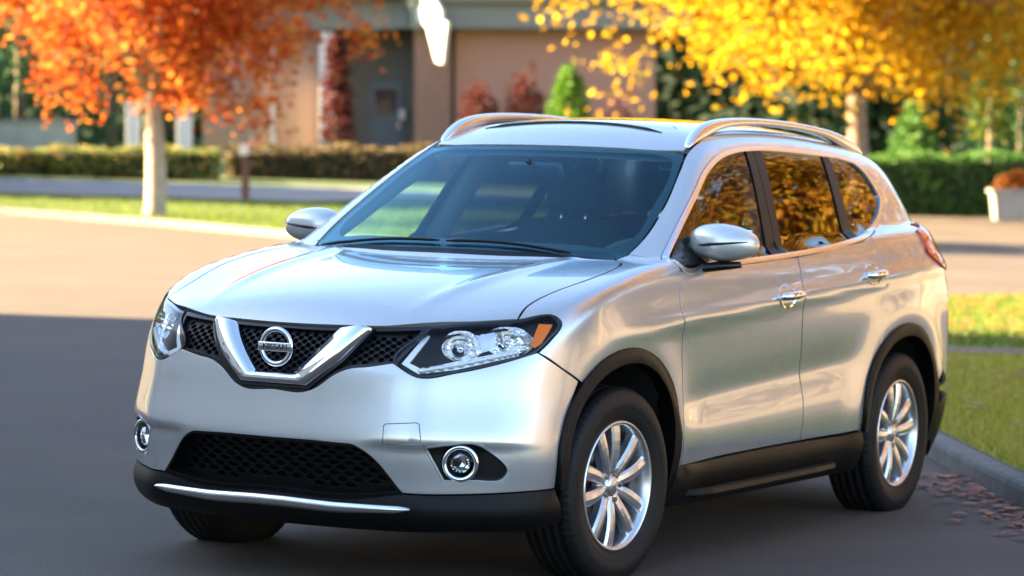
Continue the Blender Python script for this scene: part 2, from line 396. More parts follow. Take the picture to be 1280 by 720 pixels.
KL = [(-90, 72), (-45, 64), (-22, 59.2), (-14, 57.2), (-9.6, 55.6), (-6.5, 53.0), (-3.24, 48.2), (-.6, 45.4), (2.6, 44.2), (5.2, 45.6), (6.4, 50), (6.7, 58), (6.8, 80)]   # far kerb, left to right
KN = [(4.2, -14), (3.2, 4), (2.62, 9.5), (2.34, 13.0), (2.19, 15.6), (2.10, 19.5), (2.35, 26), (3.1, 30.2), (4.9, 32.6), (8.5, 33.4), (16, 33.6), (60, 33.2)]               # near kerb beside the car
kl = curve(KL, .8, False); kn = curve(KN, .4, False)
road_line = np.concatenate([[(-90, -30)], [(4.2, -30)], kn, [(60, 76)], [(6.8, 76)], kl[::-1][1:]])
road = ground_sheet('road', road_line, ASPH, 0, 1.6)
def kerb(line, name, label, side, w_=.16, h=.12, blocks=1.2):
    """a run of kerb stones, each block with its own small gap"""
    L = line; s = np.concatenate([[0], np.cumsum(np.linalg.norm(np.diff(L, axis=0), axis=1))]); T = np.arange(0, s[-1], blocks)
    V, F = [], []
    for a, b in zip(T[:-1], T[1:]):
        sec = []
        for t in (a + .004, (a + b) / 2, b - .004):
            p = np.array([np.interp(t, s, L[:, 0]), np.interp(t, s, L[:, 1])]); q = np.array([np.interp(t + .05, s, L[:, 0]), np.interp(t + .05, s, L[:, 1])])
            d = (q - p) / (np.linalg.norm(q - p) + 1e-9); n = np.array([-d[1], d[0]]) * side
            sec.append([gp(*(p + n * o), z) for o, z in ((0, -.05), (.004, h - .03), (.012, h - .010), (.030, h), (w_, h), (w_, -.05))])
        k = len(V); V += [v for r in sec for v in r]; m_ = 6
        for i in range(2):
            for j in range(5): F.append((k + i * m_ + j, k + i * m_ + j + 1, k + (i + 1) * m_ + j + 1, k + (i + 1) * m_ + j))
        F += [tuple(k + j for j in range(6))[::-1], tuple(k + 12 + j for j in range(6))]
    me = mesh(name, V, F, False); bm = bmesh.new(); bm.from_mesh(me); bmesh.ops.recalc_face_normals(bm, faces=bm.faces); bm.to_mesh(me); bm.free()
    o = link(name, me, KERB); o['kind'] = 'structure'; return o
kerb(kl, 'kerb', '', 1); kerb(kn, 'kerb', '', -1, .13, .10)
def offs(L, d):
    t = np.gradient(L, axis=0); t /= np.linalg.norm(t, axis=1, keepdims=True); return L + np.stack([-t[:, 1], t[:, 0]], 1) * d
island = np.concatenate([offs(kl, .15), [(6.95, 59.6), (-90, 62)]])
kin = offs(kn, -.15); kin = kin[(kin[:, 1] > 2)]
lawn_far = ground_sheet('lawn', np.concatenate([offs(kl[kl[:, 0] > -60], .15), [(6.95, 81), (6.95, 96), (-60, 96)]]), LAWN, .09, 2.)
verge = ground_sheet('verge', np.concatenate([kin, [(60, 2)]]), DRY, .095, 1.0)
ground_sheet('driveway', [(-60, 60.2), (-8, 60.4), (-4.2, 60.2), (-2.6, 62.2), (2, 63.3), (6.5, 63.6), (6.5, 66.2), (-60, 66.4)], CONC, .10, 1.5)
ground_sheet('sidewalk', [(2.45, 22.5), (60, 22.3), (60, 23.0), (2.45, 23.2)], mottled('brown_path', [(.3, (.12, .078, .048)), (.7, (.17, .112, .07))], 2, .9), .102, 1.)
ground_sheet('sidewalk', [(-3.4, 52.4), (6.3, 51.4), (6.3, 52.8), (-3.6, 53.8)], CONC, .10, 1.)

# --- leaves
def leaf_mat(name, stops, trans=.45, rough=.6):
    M = bpy.data.materials.new(name); M.use_nodes = True; t = M.node_tree; b = t.nodes['Principled BSDF']; out = t.nodes['Material Output']
    g = nd(M, 'ShaderNodeNewGeometry'); c = ramp(M, g.outputs['Random Per Island'], stops); b.inputs['Roughness'].default_value = rough; b.inputs['Specular IOR Level'].default_value = .3
    tr = nd(M, 'ShaderNodeBsdfTranslucent'); mx = nd(M, 'ShaderNodeMixShader'); mx.inputs[0].default_value = trans
    lk(M, c, b.inputs['Base Color']); lk(M, c, tr.inputs[0]); lk(M, b.outputs[0], mx.inputs[1]); lk(M, tr.outputs[0], mx.inputs[2]); lk(M, mx.outputs[0], out.inputs[0]); return M
ORANGE = leaf_mat('orange_maple_leaf', [(0, (0.324, 0.036, 0.010)), (.3, (0.535, 0.097, 0.017)), (.6, (0.680, 0.179, 0.029)), (.85, (0.730, 0.276, 0.052)), (1, (0.324, 0.194, 0.032))], .58, .8)
YELLOW = leaf_mat('yellow_leaf', [(0, (.46, .22, .008)), (.4, (.62, .35, .012)), (.8, (.66, .42, .018)), (1, (.38, .34, .03))], .62, .8)
GOLD = leaf_mat('golden_leaf', [(0, (0.208, 0.078, 0.005)), (.35, (0.364, 0.169, 0.010)), (.75, (0.442, 0.260, 0.018)), (1, (0.195, 0.195, 0.018))], .5, .8)
CRIMSON = leaf_mat('red_leaf', [(0, (0.045, 0.004, 0.004)), (.6, (0.105, 0.012, 0.009)), (1, (0.150, 0.037, 0.022))])
PURPLE = leaf_mat('purple_leaf', [(0, (0.090, 0.036, 0.054)), (1, (0.252, 0.108, 0.126))])
GREEN = leaf_mat('green_leaf', [(0, (0.048, 0.132, 0.028)), (.6, (0.084, 0.204, 0.039)), (1, (0.144, 0.288, 0.048))], .25)
DKGREEN = leaf_mat('conifer_needle', [(0, (0.021, 0.072, 0.030)), (.6, (0.036, 0.114, 0.041)), (1, (0.072, 0.167, 0.046))], .15)
LIME = leaf_mat('lime_leaf', [(0, (.05, .09, .008)), (.6, (.11, .15, .012)), (1, (.18, .18, .016))], .4)
OLIVE = leaf_mat('olive_leaf', [(0, (0.107, 0.166, 0.037)), (.7, (0.227, 0.259, 0.054)), (1, (0.517, 0.227, 0.077))], .25)
BROWNG = leaf_mat('brown_green_leaf', [(0, (0.090, 0.076, 0.030)), (.7, (0.153, 0.114, 0.041)), (1, (0.255, 0.114, 0.055))], .2)
BLOOM = leaf_mat('orange_bloom', [(0, (.25, .05, .006)), (.6, (.35, .11, .012)), (1, (.05, .08, .012))], .3)
BARK = mottled('bark', [(.3, (.15, .105, .07)), (.7, (.30, .23, .165))], 8, .9, .5, 40)
BARKP = mottled('pale_bark', [(.3, (.30, .24, .17)), (.7, (.44, .37, .28))], 6, .9, .4, 40)
def leaves(C, size, spread, rng, flat=.0):
    """C: clump centres (n,3); returns quads: small bent leaf faces"""
    n = len(C); p = C + rng.normal(0, 1, (n, 3)) * spread
    a = rng.normal(0, 1, (n, 3)); a[:, 2] *= .55; a /= np.linalg.norm(a, axis=1, keepdims=True); b = rng.normal(0, 1, (n, 3)); b = np.cross(a, b); b /= np.linalg.norm(b, axis=1, keepdims=True)
    s = size * rng.uniform(.6, 1.25, (n, 1)); c = np.cross(a, b) * s * .18
    V = np.stack([p - a * s * .55, p + b * s * .36 + c, p + a * s * .6, p - b * s * .36 + c], 1).reshape(-1, 3)
    F = np.arange(4 * n).reshape(-1, 4); return V, F
def leaf_obj(name, C, size, spread, M, parent, seed=1):
    rng = np.random.default_rng(seed); V, F = leaves(C, size, spread, rng); me = bpy.data.meshes.new(name)
    me.from_pydata(V.tolist(), [], F.tolist()); me.update(); return link(name, me, M, parent)
def branching(h0, R, Hc, n1, rng, droop=.0):
    """trunk top at h0; limbs into an ellipsoid crown centred Hc up, radii R=(r, rz); returns tubes and twig tips"""
    tips, tubes = [], []
    for i in range(n1):
        a = 2 * math.pi * (i + rng.uniform(-.3, .3)) / n1; el = rng.uniform(.15, 1.2)
        end = Vector((R[0] * .62 * math.cos(a) * math.cos(el * .7), R[0] * .62 * math.sin(a) * math.cos(el * .7), Hc - h0 + R[1] * (.75 * math.sin(el) - .35)))
        st = Vector((0, 0, h0 * rng.uniform(.86, 1.0))); en = Vector((end.x, end.y, h0 + max(.4, end.z))); mid = st.lerp(en, .5) + Vector((0, 0, .12 * R[1]))
        tubes.append(([st, mid, en], [.085 * R[0] / 3.5 + .03, .05 * R[0] / 3.5 + .02, .02])); 
        for k in range(7):
            t = rng.uniform(.35, 1); p = st.lerp(mid, t * 2) if t < .5 else mid.lerp(en, t * 2 - 1)
            d = Vector(rng.normal(0, 1, 3)); d.z = d.z * .5 + .1; d.normalize(); q = p + d * R[0] * rng.uniform(.25, .5)
            tubes.append(([p, p.lerp(q, .5) + Vector((0, 0, .05 * R[0])), q], [.03 * R[0] / 3.5, .018 * R[0] / 3.5, .008])); tips += [q, p.lerp(q, .6)]
        tips.append(en)
    return tubes, tips
def tree(name, label, l, d, h0, tr, R, Hc, M, bark, nleaf, size, seed, group=None, cat='tree', n1=9, rag=.16, cut=.25):
    rng = np.random.default_rng(seed); t = upright(thing(name, gp(l, d), label, cat, group))
    tubes, tips = branching(h0, R, Hc, n1, rng)
    k = [1.35, 1.06, 1.0, .95, .86, .7]; zs = [-.1, .25, .6, h0 * .5, h0 * .85, h0 + .5]
    parts = [tube([(.03 * math.sin(z * 1.7), .03 * math.cos(z * 1.3), z) for z in zs], [tr * q for q in k], 14), tube([(0, 0, h0 * .8), (.1, .05, h0 + R[1] * .6), (.05, 0, Hc + R[1] * .5)], [tr * .7, tr * .4, .03], 10)]
    parts += [tube(p, r, 7) for p, r in tubes]
    tk = link('trunk', mesh('trunk', *join(*parts)), bark); tk.parent = t
    # leaf clumps: most near twig tips, the rest on lumpy shells through the crown
    n2 = 230; u = rng.normal(0, 1, (n2, 3)); u /= np.linalg.norm(u, axis=1, keepdims=True); rr = rng.uniform(cut, 1.0, (n2, 1))**.55
    lump = 1 + rag * np.sin(u[:, :1] * 5 + seed) * np.cos(u[:, 1:2] * 4.3 + 1.3 * seed) + rag * .6 * np.sin(u[:, 2:] * 9 + u[:, :1] * 7)
    S = u * rr * lump * [R[0], R[0], R[1]] + [0, 0, Hc]
    ctr = np.concatenate([np.array([tuple(q) for q in tips]), S]); wgt = rng.uniform(.3, 1.6, len(ctr)); wgt /= wgt.sum()
    C = ctr[rng.choice(len(ctr), nleaf, p=wgt)]
    cr = leaf_obj('crown', C, size, R[0] * .060, M, None, seed); cr.parent = t
    return t
def clumpy(name, label, l, d, fn, n, size, M, seed, cat, group=None, stem=None, spread=.06, core=None):
    """shrub or conifer: leaves on a surface given by fn(rng, n) -> local points"""
    rng = np.random.default_rng(seed); t = upright(thing(name, gp(l, d), label, cat, group)); C = fn(rng, n)
    o = leaf_obj('foliage', C, size, spread, M, None, seed); o.parent = t
    h = float(C[:, 2].max())
    V, F = tube([(0, 0, -.1), (0, .02, h * .4), (0, 0, h * .8)], [.05 + .02 * h, .04 + .012 * h, .015], 8); s = link('stem', mesh('stem', V, F), BARK); s.parent = t
    return t
def cone_pts(r, h, z0=.1, p=.9):
    def f(rng, n):
        t = rng.uniform(0, 1, n)**.8; a = rng.uniform(0, 2 * math.pi, n); q = rng.uniform(.25, 1, n)**.4; w_ = 1 + .16 * np.sin(a * 5 + t * 17) + .1 * np.sin(t * 40)
        rad = r * (1 - t)**p * q * w_ + .03; return np.stack([rad * np.cos(a), rad * np.sin(a), z0 + (h - z0) * t], 1)
    return f
def dome_pts(rx, ry, h, z0=.0):
    def f(rng, n):
        u = rng.normal(0, 1, (n, 3)); u[:, 2] = np.abs(u[:, 2]); u /= np.linalg.norm(u, axis=1, keepdims=True); q = rng.uniform(.2, 1, (n, 1))**.4
        w_ = 1 + .14 * np.sin(u[:, :1] * 8 + rx * 9) * np.cos(u[:, 1:2] * 7); return u * q * w_ * [rx, ry, h - z0] + [0, 0, z0]
    return f
def hedge(name, label, l0, l1, d, depth, h, M, seed, n, size, core_col):
    lc = (l0 + l1) / 2; t = upright(thing(name, gp(lc, d), label, 'hedge')); W = l1 - l0; rng = np.random.default_rng(seed)
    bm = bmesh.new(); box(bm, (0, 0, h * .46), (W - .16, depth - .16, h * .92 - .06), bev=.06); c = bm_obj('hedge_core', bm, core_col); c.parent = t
    f = rng.choice(4, n, p=[.42, .08, .42, .08]); x = rng.uniform(-W / 2, W / 2, n); y = rng.uniform(-depth / 2, depth / 2, n); z = rng.uniform(0, h, n)
    bumpz = h + .05 * np.sin(x * 3.1) + .04 * np.sin(x * 7.3 + y * 3); p = np.stack([x, y, z], 1)
    p[f == 0, 1] = -depth / 2 + .04 * np.sin(x[f == 0] * 5 + z[f == 0] * 6); p[f == 1, 1] = depth / 2; p[f == 2, 2] = bumpz[f == 2]; e = f == 3; p[e, 0] = np.sign(x[e]) * W / 2
    fo = leaf_obj('foliage', p, size, .035, M, None, seed); fo.parent = t; return t
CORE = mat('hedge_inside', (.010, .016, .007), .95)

# --- trees and planting in view
tree('maple_tree', 'orange red maple with a pale sunlit trunk on the lawn strip across the road', -6.55, 54.4, 2.45, .19, (4.0, 3.1), 5.05, ORANGE, BARKP, 30000, .14, 3, n1=10, cut=.25)
tree('yellow_tree', 'broad golden yellow tree with forked brown trunk behind the car roof', 8.05, 70, 3.3, .25, (7.4, 4.0), 6.75, YELLOW, BARK, 48000, .20, 5, n1=12, rag=.22, cut=.1)
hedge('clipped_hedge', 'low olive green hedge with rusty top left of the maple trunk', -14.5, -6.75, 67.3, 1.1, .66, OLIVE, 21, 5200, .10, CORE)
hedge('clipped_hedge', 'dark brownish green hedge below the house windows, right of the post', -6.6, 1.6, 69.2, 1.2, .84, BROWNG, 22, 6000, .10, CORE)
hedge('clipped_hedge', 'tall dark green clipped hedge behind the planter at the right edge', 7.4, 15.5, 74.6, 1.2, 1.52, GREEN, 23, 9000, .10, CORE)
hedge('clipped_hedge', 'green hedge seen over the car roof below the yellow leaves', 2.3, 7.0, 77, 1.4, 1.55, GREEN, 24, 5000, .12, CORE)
clumpy('cone_shrub', 'bright green cone shaped shrub against the pink house wall', 1.42, 79, cone_pts(.92, 2.85, .1, .7), 3400, .12, LIME if 0 else leaf_mat('fresh_green_leaf', [(0, (.06, .16, .012)), (.7, (.12, .26, .02)), (1, (.18, .32, .03))], .3), 31, 'shrub')
clumpy('red_shrub', 'dark red shrub against the house wall, left one of the pair', -.95, 79.5, dome_pts(.62, .5, 2.45), 2000, .13, CRIMSON, 32, 'shrub')
clumpy('red_shrub', 'dark red shrub beside the green cone shrub, taller one of the pair', .25, 79.5, dome_pts(.62, .5, 2.75), 2200, .13, CRIMSON, 33, 'shrub')
clumpy('purple_shrub', 'small purple leaved shrub right of the green cone shrub', 2.75, 79.5, dome_pts(.5, .5, 2.3), 1500, .12, PURPLE, 34, 'shrub')
clumpy('red_climber', 'narrow red leaved shrub by the porch left of the door', -4.72, 79, cone_pts(.40, 3.5, .3, .4), 1500, .15, CRIMSON, 35, 'shrub')
clumpy('conifer', 'dark green conifer behind the olive hedge, nearest the maple trunk', -10.0, 74, cone_pts(1.35, 5.6, .0, .5), 4200, .16, DKGREEN, 36, 'tree')
clumpy('conifer', 'dark green conifer at the far left edge behind the low pale wall', -12.6, 76, cone_pts(1.7, 7.0, .0, .55), 4200, .17, DKGREEN, 37, 'tree')
clumpy('cone_shrub', 'green cone shaped evergreen above the clipped hedge right of the yellow tree', 10.6, 79, cone_pts(1.05, 2.9, .0, .7), 3200, .14, GREEN, 38, 'tree')
clumpy('conifer', 'large dark evergreen at the right edge above the planter', 13.6, 80, cone_pts(1.9, 6.0, .0, .5), 5200, .17, DKGREEN, 39, 'tree')
clumpy('lime_sapling', 'slender yellow green sapling right of the yellow tree', 12.2, 76.5, cone_pts(.55, 4.3, 1.9, .5), 1100, .16, LIME, 40, 'tree')
# woodland behind everything
def wood(rng, n):
    x = rng.uniform(-70, 70, n); z = rng.uniform(0, 17, n); y = 4 * np.sin(x * .35) + 3 * np.sin(x * .9 + 2) + rng.uniform(-1.2, 1.2, n) + .25 * z; return np.stack([x, y, z], 1)
t_ = upright(thing('background_wood', gp(0, 112), 'dark green wood closing the view behind the house', 'wood')); fo = leaf_obj('foliage', wood(np.random.default_rng(5), 50000), .80, .25, leaf_mat('far_wood_leaf', [(0, (.03, .065, .018)), (.5, (.06, .11, .028)), (.85, (.11, .12, .028)), (1, (.20, .15, .03))], .2), None, 6); fo.parent = t_; t_['kind'] = 'stuff'

hv, hf = [], []
for i_ in range(41):
    for j_ in range(9):
        l_ = -120 + 6 * i_; t_h = j_ / 8; p_ = gp(l_, 122 + 60 * t_h); p_.z = -.3 + 30 * sstep(0, 1, t_h) * (1 + .12 * math.sin(l_ * .13) + .08 * math.sin(l_ * .31 + 1)); hv.append(p_)
for i_ in range(40):
    for j_ in range(8): hf.append((i_ * 9 + j_, (i_ + 1) * 9 + j_, (i_ + 1) * 9 + j_ + 1, i_ * 9 + j_ + 1))
tag(link('hills', mesh('hills', hv, hf), mottled('wooded_hill', [(.3, (.012, .025, .010)), (.6, (.022, .040, .013)), (.8, (.05, .045, .014))], .25, .95, .8, 1.2)), kind='structure')

# --- the house across the road
WALL = mat('pink_siding', (.47, .29, .22), .8); bW = WALL.node_tree.nodes['Principled BSDF']
tcw = nd(WALL, 'ShaderNodeTexCoord'); sx_ = nd(WALL, 'ShaderNodeSeparateXYZ'); lk(WALL, tcw.outputs['Object'], sx_.inputs[0]); mm_ = nd(WALL, 'ShaderNodeMath', operation='MULTIPLY'); mm_.inputs[1].default_value = 5.5; lk(WALL, sx_.outputs[2], mm_.inputs[0]); fr_ = nd(WALL, 'ShaderNodeMath', operation='FRACT'); lk(WALL, mm_.outputs[0], fr_.inputs[0])
bp_ = nd(WALL, 'ShaderNodeBump', Strength=.7, Distance=.03); lk(WALL, fr_.outputs[0], bp_.inputs['Height']); lk(WALL, bp_.outputs[0], bW.inputs['Normal'])
BRICK = mat('brick', (.3, .16, .10), .85); br = nd(BRICK, 'ShaderNodeTexBrick', Scale=4.5); br.inputs['Color1'].default_value = (.30, .15, .09, 1); br.inputs['Color2'].default_value = (.22, .11, .07, 1); br.inputs['Mortar'].default_value = (.34, .30, .26, 1); tb_ = nd(BRICK, 'ShaderNodeTexCoord'); mp_ = nd(BRICK, 'ShaderNodeMapping'); mp_.inputs['Rotation'].default_value = (math.pi / 2, 0, 0); lk(BRICK, tb_.outputs['Object'], mp_.inputs[0]); lk(BRICK, mp_.outputs[0], br.inputs[0]); lk(BRICK, br.outputs[0], BRICK.node_tree.nodes['Principled BSDF'].inputs['Base Color'])
TRIMW = mat('white_trim', (.78, .75, .70), .55); FASC = mat('grey_green_fascia', (.20, .225, .19), .6); SHIN = mottled('shingles', [(.3, (.07, .062, .055)), (.7, (.12, .105, .09))], 12, .9, .4, 30)
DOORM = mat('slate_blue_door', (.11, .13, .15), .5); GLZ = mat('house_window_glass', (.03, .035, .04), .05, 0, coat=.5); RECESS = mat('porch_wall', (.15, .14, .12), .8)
house = upright(thing('bungalow', gp(-1.6, 82), 'pink sided bungalow with brick porch pier and grey green eaves across the road', 'house'))
def hb(name, c, s, M, parent=None, bev=0.):
    bm = bmesh.new(); box(bm, c, s, bev=bev); o = bm_obj(name, bm, M); o.parent = parent or house; return o
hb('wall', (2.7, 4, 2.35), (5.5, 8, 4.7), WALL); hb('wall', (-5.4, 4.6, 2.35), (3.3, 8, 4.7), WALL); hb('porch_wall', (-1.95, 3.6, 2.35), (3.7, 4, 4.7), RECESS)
hb('brick_pier', (-.66, .2, 2.34), (1.0, .9, 4.68), BRICK); hb('porch_floor', (-1.6, .6, .12), (3.2, 2.4, .24), CONC)
dr = hb('front_door', (-2.02, 1.56, 1.36), (.95, .07, 2.2), DOORM, bev=.008); hb('door_panel', (-2.02, 1.52, 1.9), (.6, .02, .7), GLZ, dr); hb('door_handle', (-1.66, 1.50, 1.25), (.05, .06, .14), SATIN, dr, .01)
hb('porch_column', (-3.58, .1, 1.9), (.40, .36, 3.8), TRIMW, bev=.015)
fa_ = hb('eave_fascia', (2.6, -.62, 4.30), (7.6, .10, .86), FASC); hb('gutter', (2.6, -.74, 4.62), (7.6, .15, .20), mat('olive_gutter', (.15, .15, .09), .6), fa_, .03); hb('soffit', (2.6, -.30, 3.88), (7.6, .62, .04), FASC, fa_)
hb('eave_fascia', (-5.1, .0, 4.30), (6.8, .10, .86), FASC); hb('porch_beam', (-1.45, .05, 4.30), (.5, .3, .8), FASC)
bm = bmesh.new(); vs = [bm.verts.new(p) for p in ((-8.8, -.7, 4.74), (6.6, -.7, 4.74), (6.6, 8.8, 4.74), (-8.8, 8.8, 4.74), (-6.0, 4.05, 7.2), (3.8, 4.05, 7.2))]
for q in ((0, 1, 5, 4), (1, 2, 5), (2, 3, 4, 5), (3, 0, 4), (3, 2, 1, 0)): bm.faces.new([vs[i] for i in q])
bmesh.ops.recalc_face_normals(bm, faces=bm.faces); rf = bm_obj('roof', bm, SHIN); rf.parent = house
bm = bmesh.new()                                            # sun patch on the pier, built as an added white panel turned to the sun
pr = [(-1.48, 4.72), (-.66, 4.72), (-.42, 4.31), (-.42, 4.04), (-.25, 3.98), (-.38, 2.88), (-.55, 2.95), (-.80, 3.9), (-1.06, 4.11)]
fr2 = [bm.verts.new((x, -1.0 - 1.3 * (x + .8), z)) for x, z in pr]; bk2 = [bm.verts.new((x + .10, -.94 - 1.3 * (x + .8), z)) for x, z in pr]; bm.faces.new(fr2); bm.faces.new(bk2[::-1])
for i in range(len(pr)): j = (i + 1) % len(pr); bm.faces.new((fr2[i], fr2[j], bk2[j], bk2[i]))
bmesh.ops.recalc_face_normals(bm, faces=bm.faces); o = bm_obj('sun_patch_panel', bm, TRIMW); o.parent = house
hb('downspout', (-6.9 + 1.6 + .2, .42, 2.0), (.12, .12, 3.9), TRIMW)
hb('porch_lamp', (-1.56, 1.46, 1.55), (.16, .16, .28), TRIMW, None, .02)

# --- small things across the road
def post(name, label, l, d, w_, h, M, cat='post', cap=True):
    t = upright(thing(name, gp(l, d), label, cat)); bm = bmesh.new(); box(bm, (0, 0, h / 2 - .05), (w_, w_, h + .1), bev=.012); o = bm_obj('shaft', bm, M); o.parent = t
    if cap: bm = bmesh.new(); box(bm, (0, 0, h + .03), (w_ * 1.3, w_ * 1.3, .06), bev=.012); o = bm_obj('cap', bm, M); o.parent = t
    return t
post('gate_post', 'white post just left of the maple trunk behind the olive hedge', -8.95, 70, .30, 1.65, TRIMW)
post('gate_post', 'white post just right of the maple trunk', -7.8, 70.5, .34, 1.55, TRIMW)
REDP = mat('red_brown_paint', (.13, .06, .038), .6)
mb = upright(thing('mailbox', gp(-5.45, 60.5), 'red brown mailbox post with pale top standing by the driveway', 'mailbox'))
def mbp(n, c, s, M, b=.01): bm = bmesh.new(); box(bm, c, s, bev=b); o = bm_obj(n, bm, M); o.parent = mb
mbp('post', (0, 0, .5), (.15, .15, 1.0), REDP); mbp('box_body', (0, -.05, 1.10), (.20, .48, .24), REDP, .05); mbp('door', (0, -.30, 1.10), (.19, .02, .22), TRIMW, .008); mbp('flag', (.12, .02, 1.25), (.02, .05, .26), TRIMW, .005)
lw = upright(thing('garden_wall', gp(-13.2, 72), 'low pale grey green garden wall at the left edge', 'wall')); bm = bmesh.new(); box(bm, (0, 0, .55), (5.2, .3, 1.1), bev=.01); o = bm_obj('wall_face', bm, mottled('pale_render', [(.3, (.24, .29, .25)), (.7, (.34, .39, .34))], 2, .85)); o.parent = lw
bm = bmesh.new(); box(bm, (0, 0, 1.13), (5.3, .38, .08), bev=.01); o = bm_obj('coping', bm, CONC); o.parent = lw
POT = mottled('cast_stone', [(.3, (.30, .29, .26)), (.7, (.38, .365, .33))], 4, .85)
pl = upright(thing('planter', gp(12.25, 72.2), 'off white rectangular planter full of orange flowers in front of the hedge', 'planter'))
bm = bmesh.new(); vs = box(bm, (0, 0, .37), (1.4, .7, .70));
for v in vs: v.co.x *= .90 if v.co.z < .3 else 1; v.co.y *= .88 if v.co.z < .3 else 1
bmesh.ops.bevel(bm, geom=list(bm.edges), offset=.02, segments=2, affect='EDGES'); o = bm_obj('tub', bm, POT); o.parent = pl
bm = bmesh.new(); box(bm, (0, 0, .72), (1.52, .80, .09), bev=.02); o = bm_obj('rim', bm, POT); o.parent = pl
fl_ = upright(thing('flowers', gp(12.25, 72.2, .74), 'mound of orange flowers growing in the off white planter', 'flowers')); o = leaf_obj('blooms', dome_pts(.72, .36, .46)(np.random.default_rng(8), 900), .11, .03, BLOOM, None, 9); o.parent = fl_

# --- grass blades and fallen leaves
def in_poly(poly, n, rng):
    lo, hi = poly.min(0), poly.max(0); q = rng.uniform(lo, hi, (n * 3, 2)); return q[inside(q, poly)][:n]
def blades(name, poly, n, h, M, seed, z=.09):
    rng = np.random.default_rng(seed); q = in_poly(np.asarray(poly, float), n, rng); n = len(q); V = np.zeros((n, 3, 3)); a = rng.uniform(0, 6.28, n); hh = h * rng.uniform(.5, 1.3, n); ln = rng.normal(0, .45, (n, 2)) * hh[:, None]
    P = np.array([tuple(gp(x, y, z)) for x, y in q]); wv = np.stack([np.cos(a), np.sin(a), 0 * a], 1) * (h * .085)
    V[:, 0] = P - wv; V[:, 1] = P + wv; V[:, 2] = P + np.stack([ln[:, 0], ln[:, 1], hh], 1)
    me = bpy.data.meshes.new(name); me.from_pydata(V.reshape(-1, 3).tolist(), [], np.arange(3 * n).reshape(-1, 3).tolist()); me.update(); o = link(name, me, M); tag(o, kind='stuff'); return o
GRASSM = leaf_mat('grass_blade', [(0, (.22, .23, .025)), (.5, (.36, .36, .042)), (.85, (.50, .42, .075)), (1, (.58, .42, .15))], .35)
GRASSL = leaf_mat('lawn_blade', [(0, (.07, .14, .015)), (.6, (.13, .20, .02)), (1, (.26, .26, .03))], .4)
nearv = np.concatenate([kin[(kin[:, 1] < 22.3) & (kin[:, 1] > 12.5)], [(5.2, 22.3), (5.0, 12.5)]])
g1 = blades('grass', nearv, 60000, .055, GRASSM, 41); g1['label'] = 'short green grass behind the kerb at the right'; g1['category'] = 'grass'
farv = [(2.6, 23.4), (9, 23.4), (11, 33.2), (5.6, 32.6), (3.4, 30.0)]
g2 = blades('grass', farv, 40000, .07, GRASSL, 42); g2['label'] = 'sunlit yellow green grass beyond the brown path'; g2['category'] = 'grass'
isl = np.concatenate([offs(kl[(kl[:, 0] > -13) & (kl[:, 1] < 58.5)], .2), [(6.5, 60), (-4.2, 60.1), (-13, 60.2)]])
g3 = blades('grass', isl, 42000, .085, GRASSL, 43); g3['label'] = 'bright lawn strip around the maple across the road'; g3['category'] = 'grass'
def litter(name, pts, size, M, label, seed):
    rng = np.random.default_rng(seed); n = len(pts); V, F = [], []
    for i, (x, y, z) in enumerate(pts):
        p = gp(x, y, z + rng.uniform(.004, .018)); a = rng.uniform(0, 6.28); s = size * rng.uniform(.6, 1.3); t = rng.uniform(-.25, .25, 2); k = len(V)
        for j in range(7):                                   # pointed lobes
            b = a + 2 * math.pi * j / 7; r = s * (1.0 if j % 2 == 0 else .55); dx, dy = r * math.cos(b), r * math.sin(b); V.append((p.x + dx, p.y + dy, p.z + .3 * abs(t[0] * dx + t[1] * dy) + .004 * (j % 2)))
        F.append(tuple(range(k, k + 7)))
    me = mesh(name, V, F, False); o = link(name, me, M); tag(o, label, 'leaves', kind='stuff'); return o
rng = np.random.default_rng(77); FALL = leaf_mat('fallen_leaf', [(0, (.16, .035, .018)), (.5, (.32, .075, .03)), (1, (.46, .18, .06))], .1)
gut = []
for q in range(330):
    t = rng.uniform(11.0, 14.6); x = float(np.interp(t, kn[:, 1], kn[:, 0])); gut.append((x - abs(rng.normal(0, .17)) - .02, t, .0))
litter('fallen_leaves', gut, .030, FALL, 'red brown fallen leaves gathered along the gutter at the right', 78)
litter('fallen_leaves', [(rng.uniform(2.6, 4.6), rng.uniform(12.6, 22), .13) for q in range(150)], .045, FALL, 'scattered red leaves on the grass behind the kerb', 79)
litter('fallen_leaves', [(x, y, .15) for x, y in in_poly(np.array(farv), 900, rng)], .07, leaf_mat('fallen_orange_leaf', [(0, (.30, .06, .02)), (1, (.60, .20, .05))], .2), 'orange leaves scattered over the sunlit far grass', 80)

# --- what stands outside the picture: the tall house that shades the car, the trees mirrored in its side, added wall and paving for reflections
sh = upright(thing('tall_house', gp(-20.5, 8), 'tall pale house left of the car, shading the road', 'house'))
def sb(n, c, s, M, par=None): bm = bmesh.new(); box(bm, c, s); o = bm_obj(n, bm, M); o.parent = par or sh; return o
sb('wall', (0, 0, 4.8), (10, 38, 9.6), mottled('pale_stucco', [(.3, (.50, .47, .42)), (.7, (.58, .55, .50))], 1, .9))
bm = bmesh.new(); vs = [bm.verts.new(p) for p in ((-5.5, -19.3, 9.6), (5.5, -19.3, 9.6), (5.5, 19.1, 9.6), (-5.5, 19.1, 9.6), (0, -19.3, 12.0), (0, 19.1, 12.0))]
for q in ((0, 1, 4), (1, 2, 5, 4), (2, 3, 5), (3, 0, 4, 5), (3, 2, 1, 0)): bm.faces.new([vs[i] for i in q])
bmesh.ops.recalc_face_normals(bm, faces=bm.faces); o = bm_obj('roof', bm, SHIN); o.parent = sh
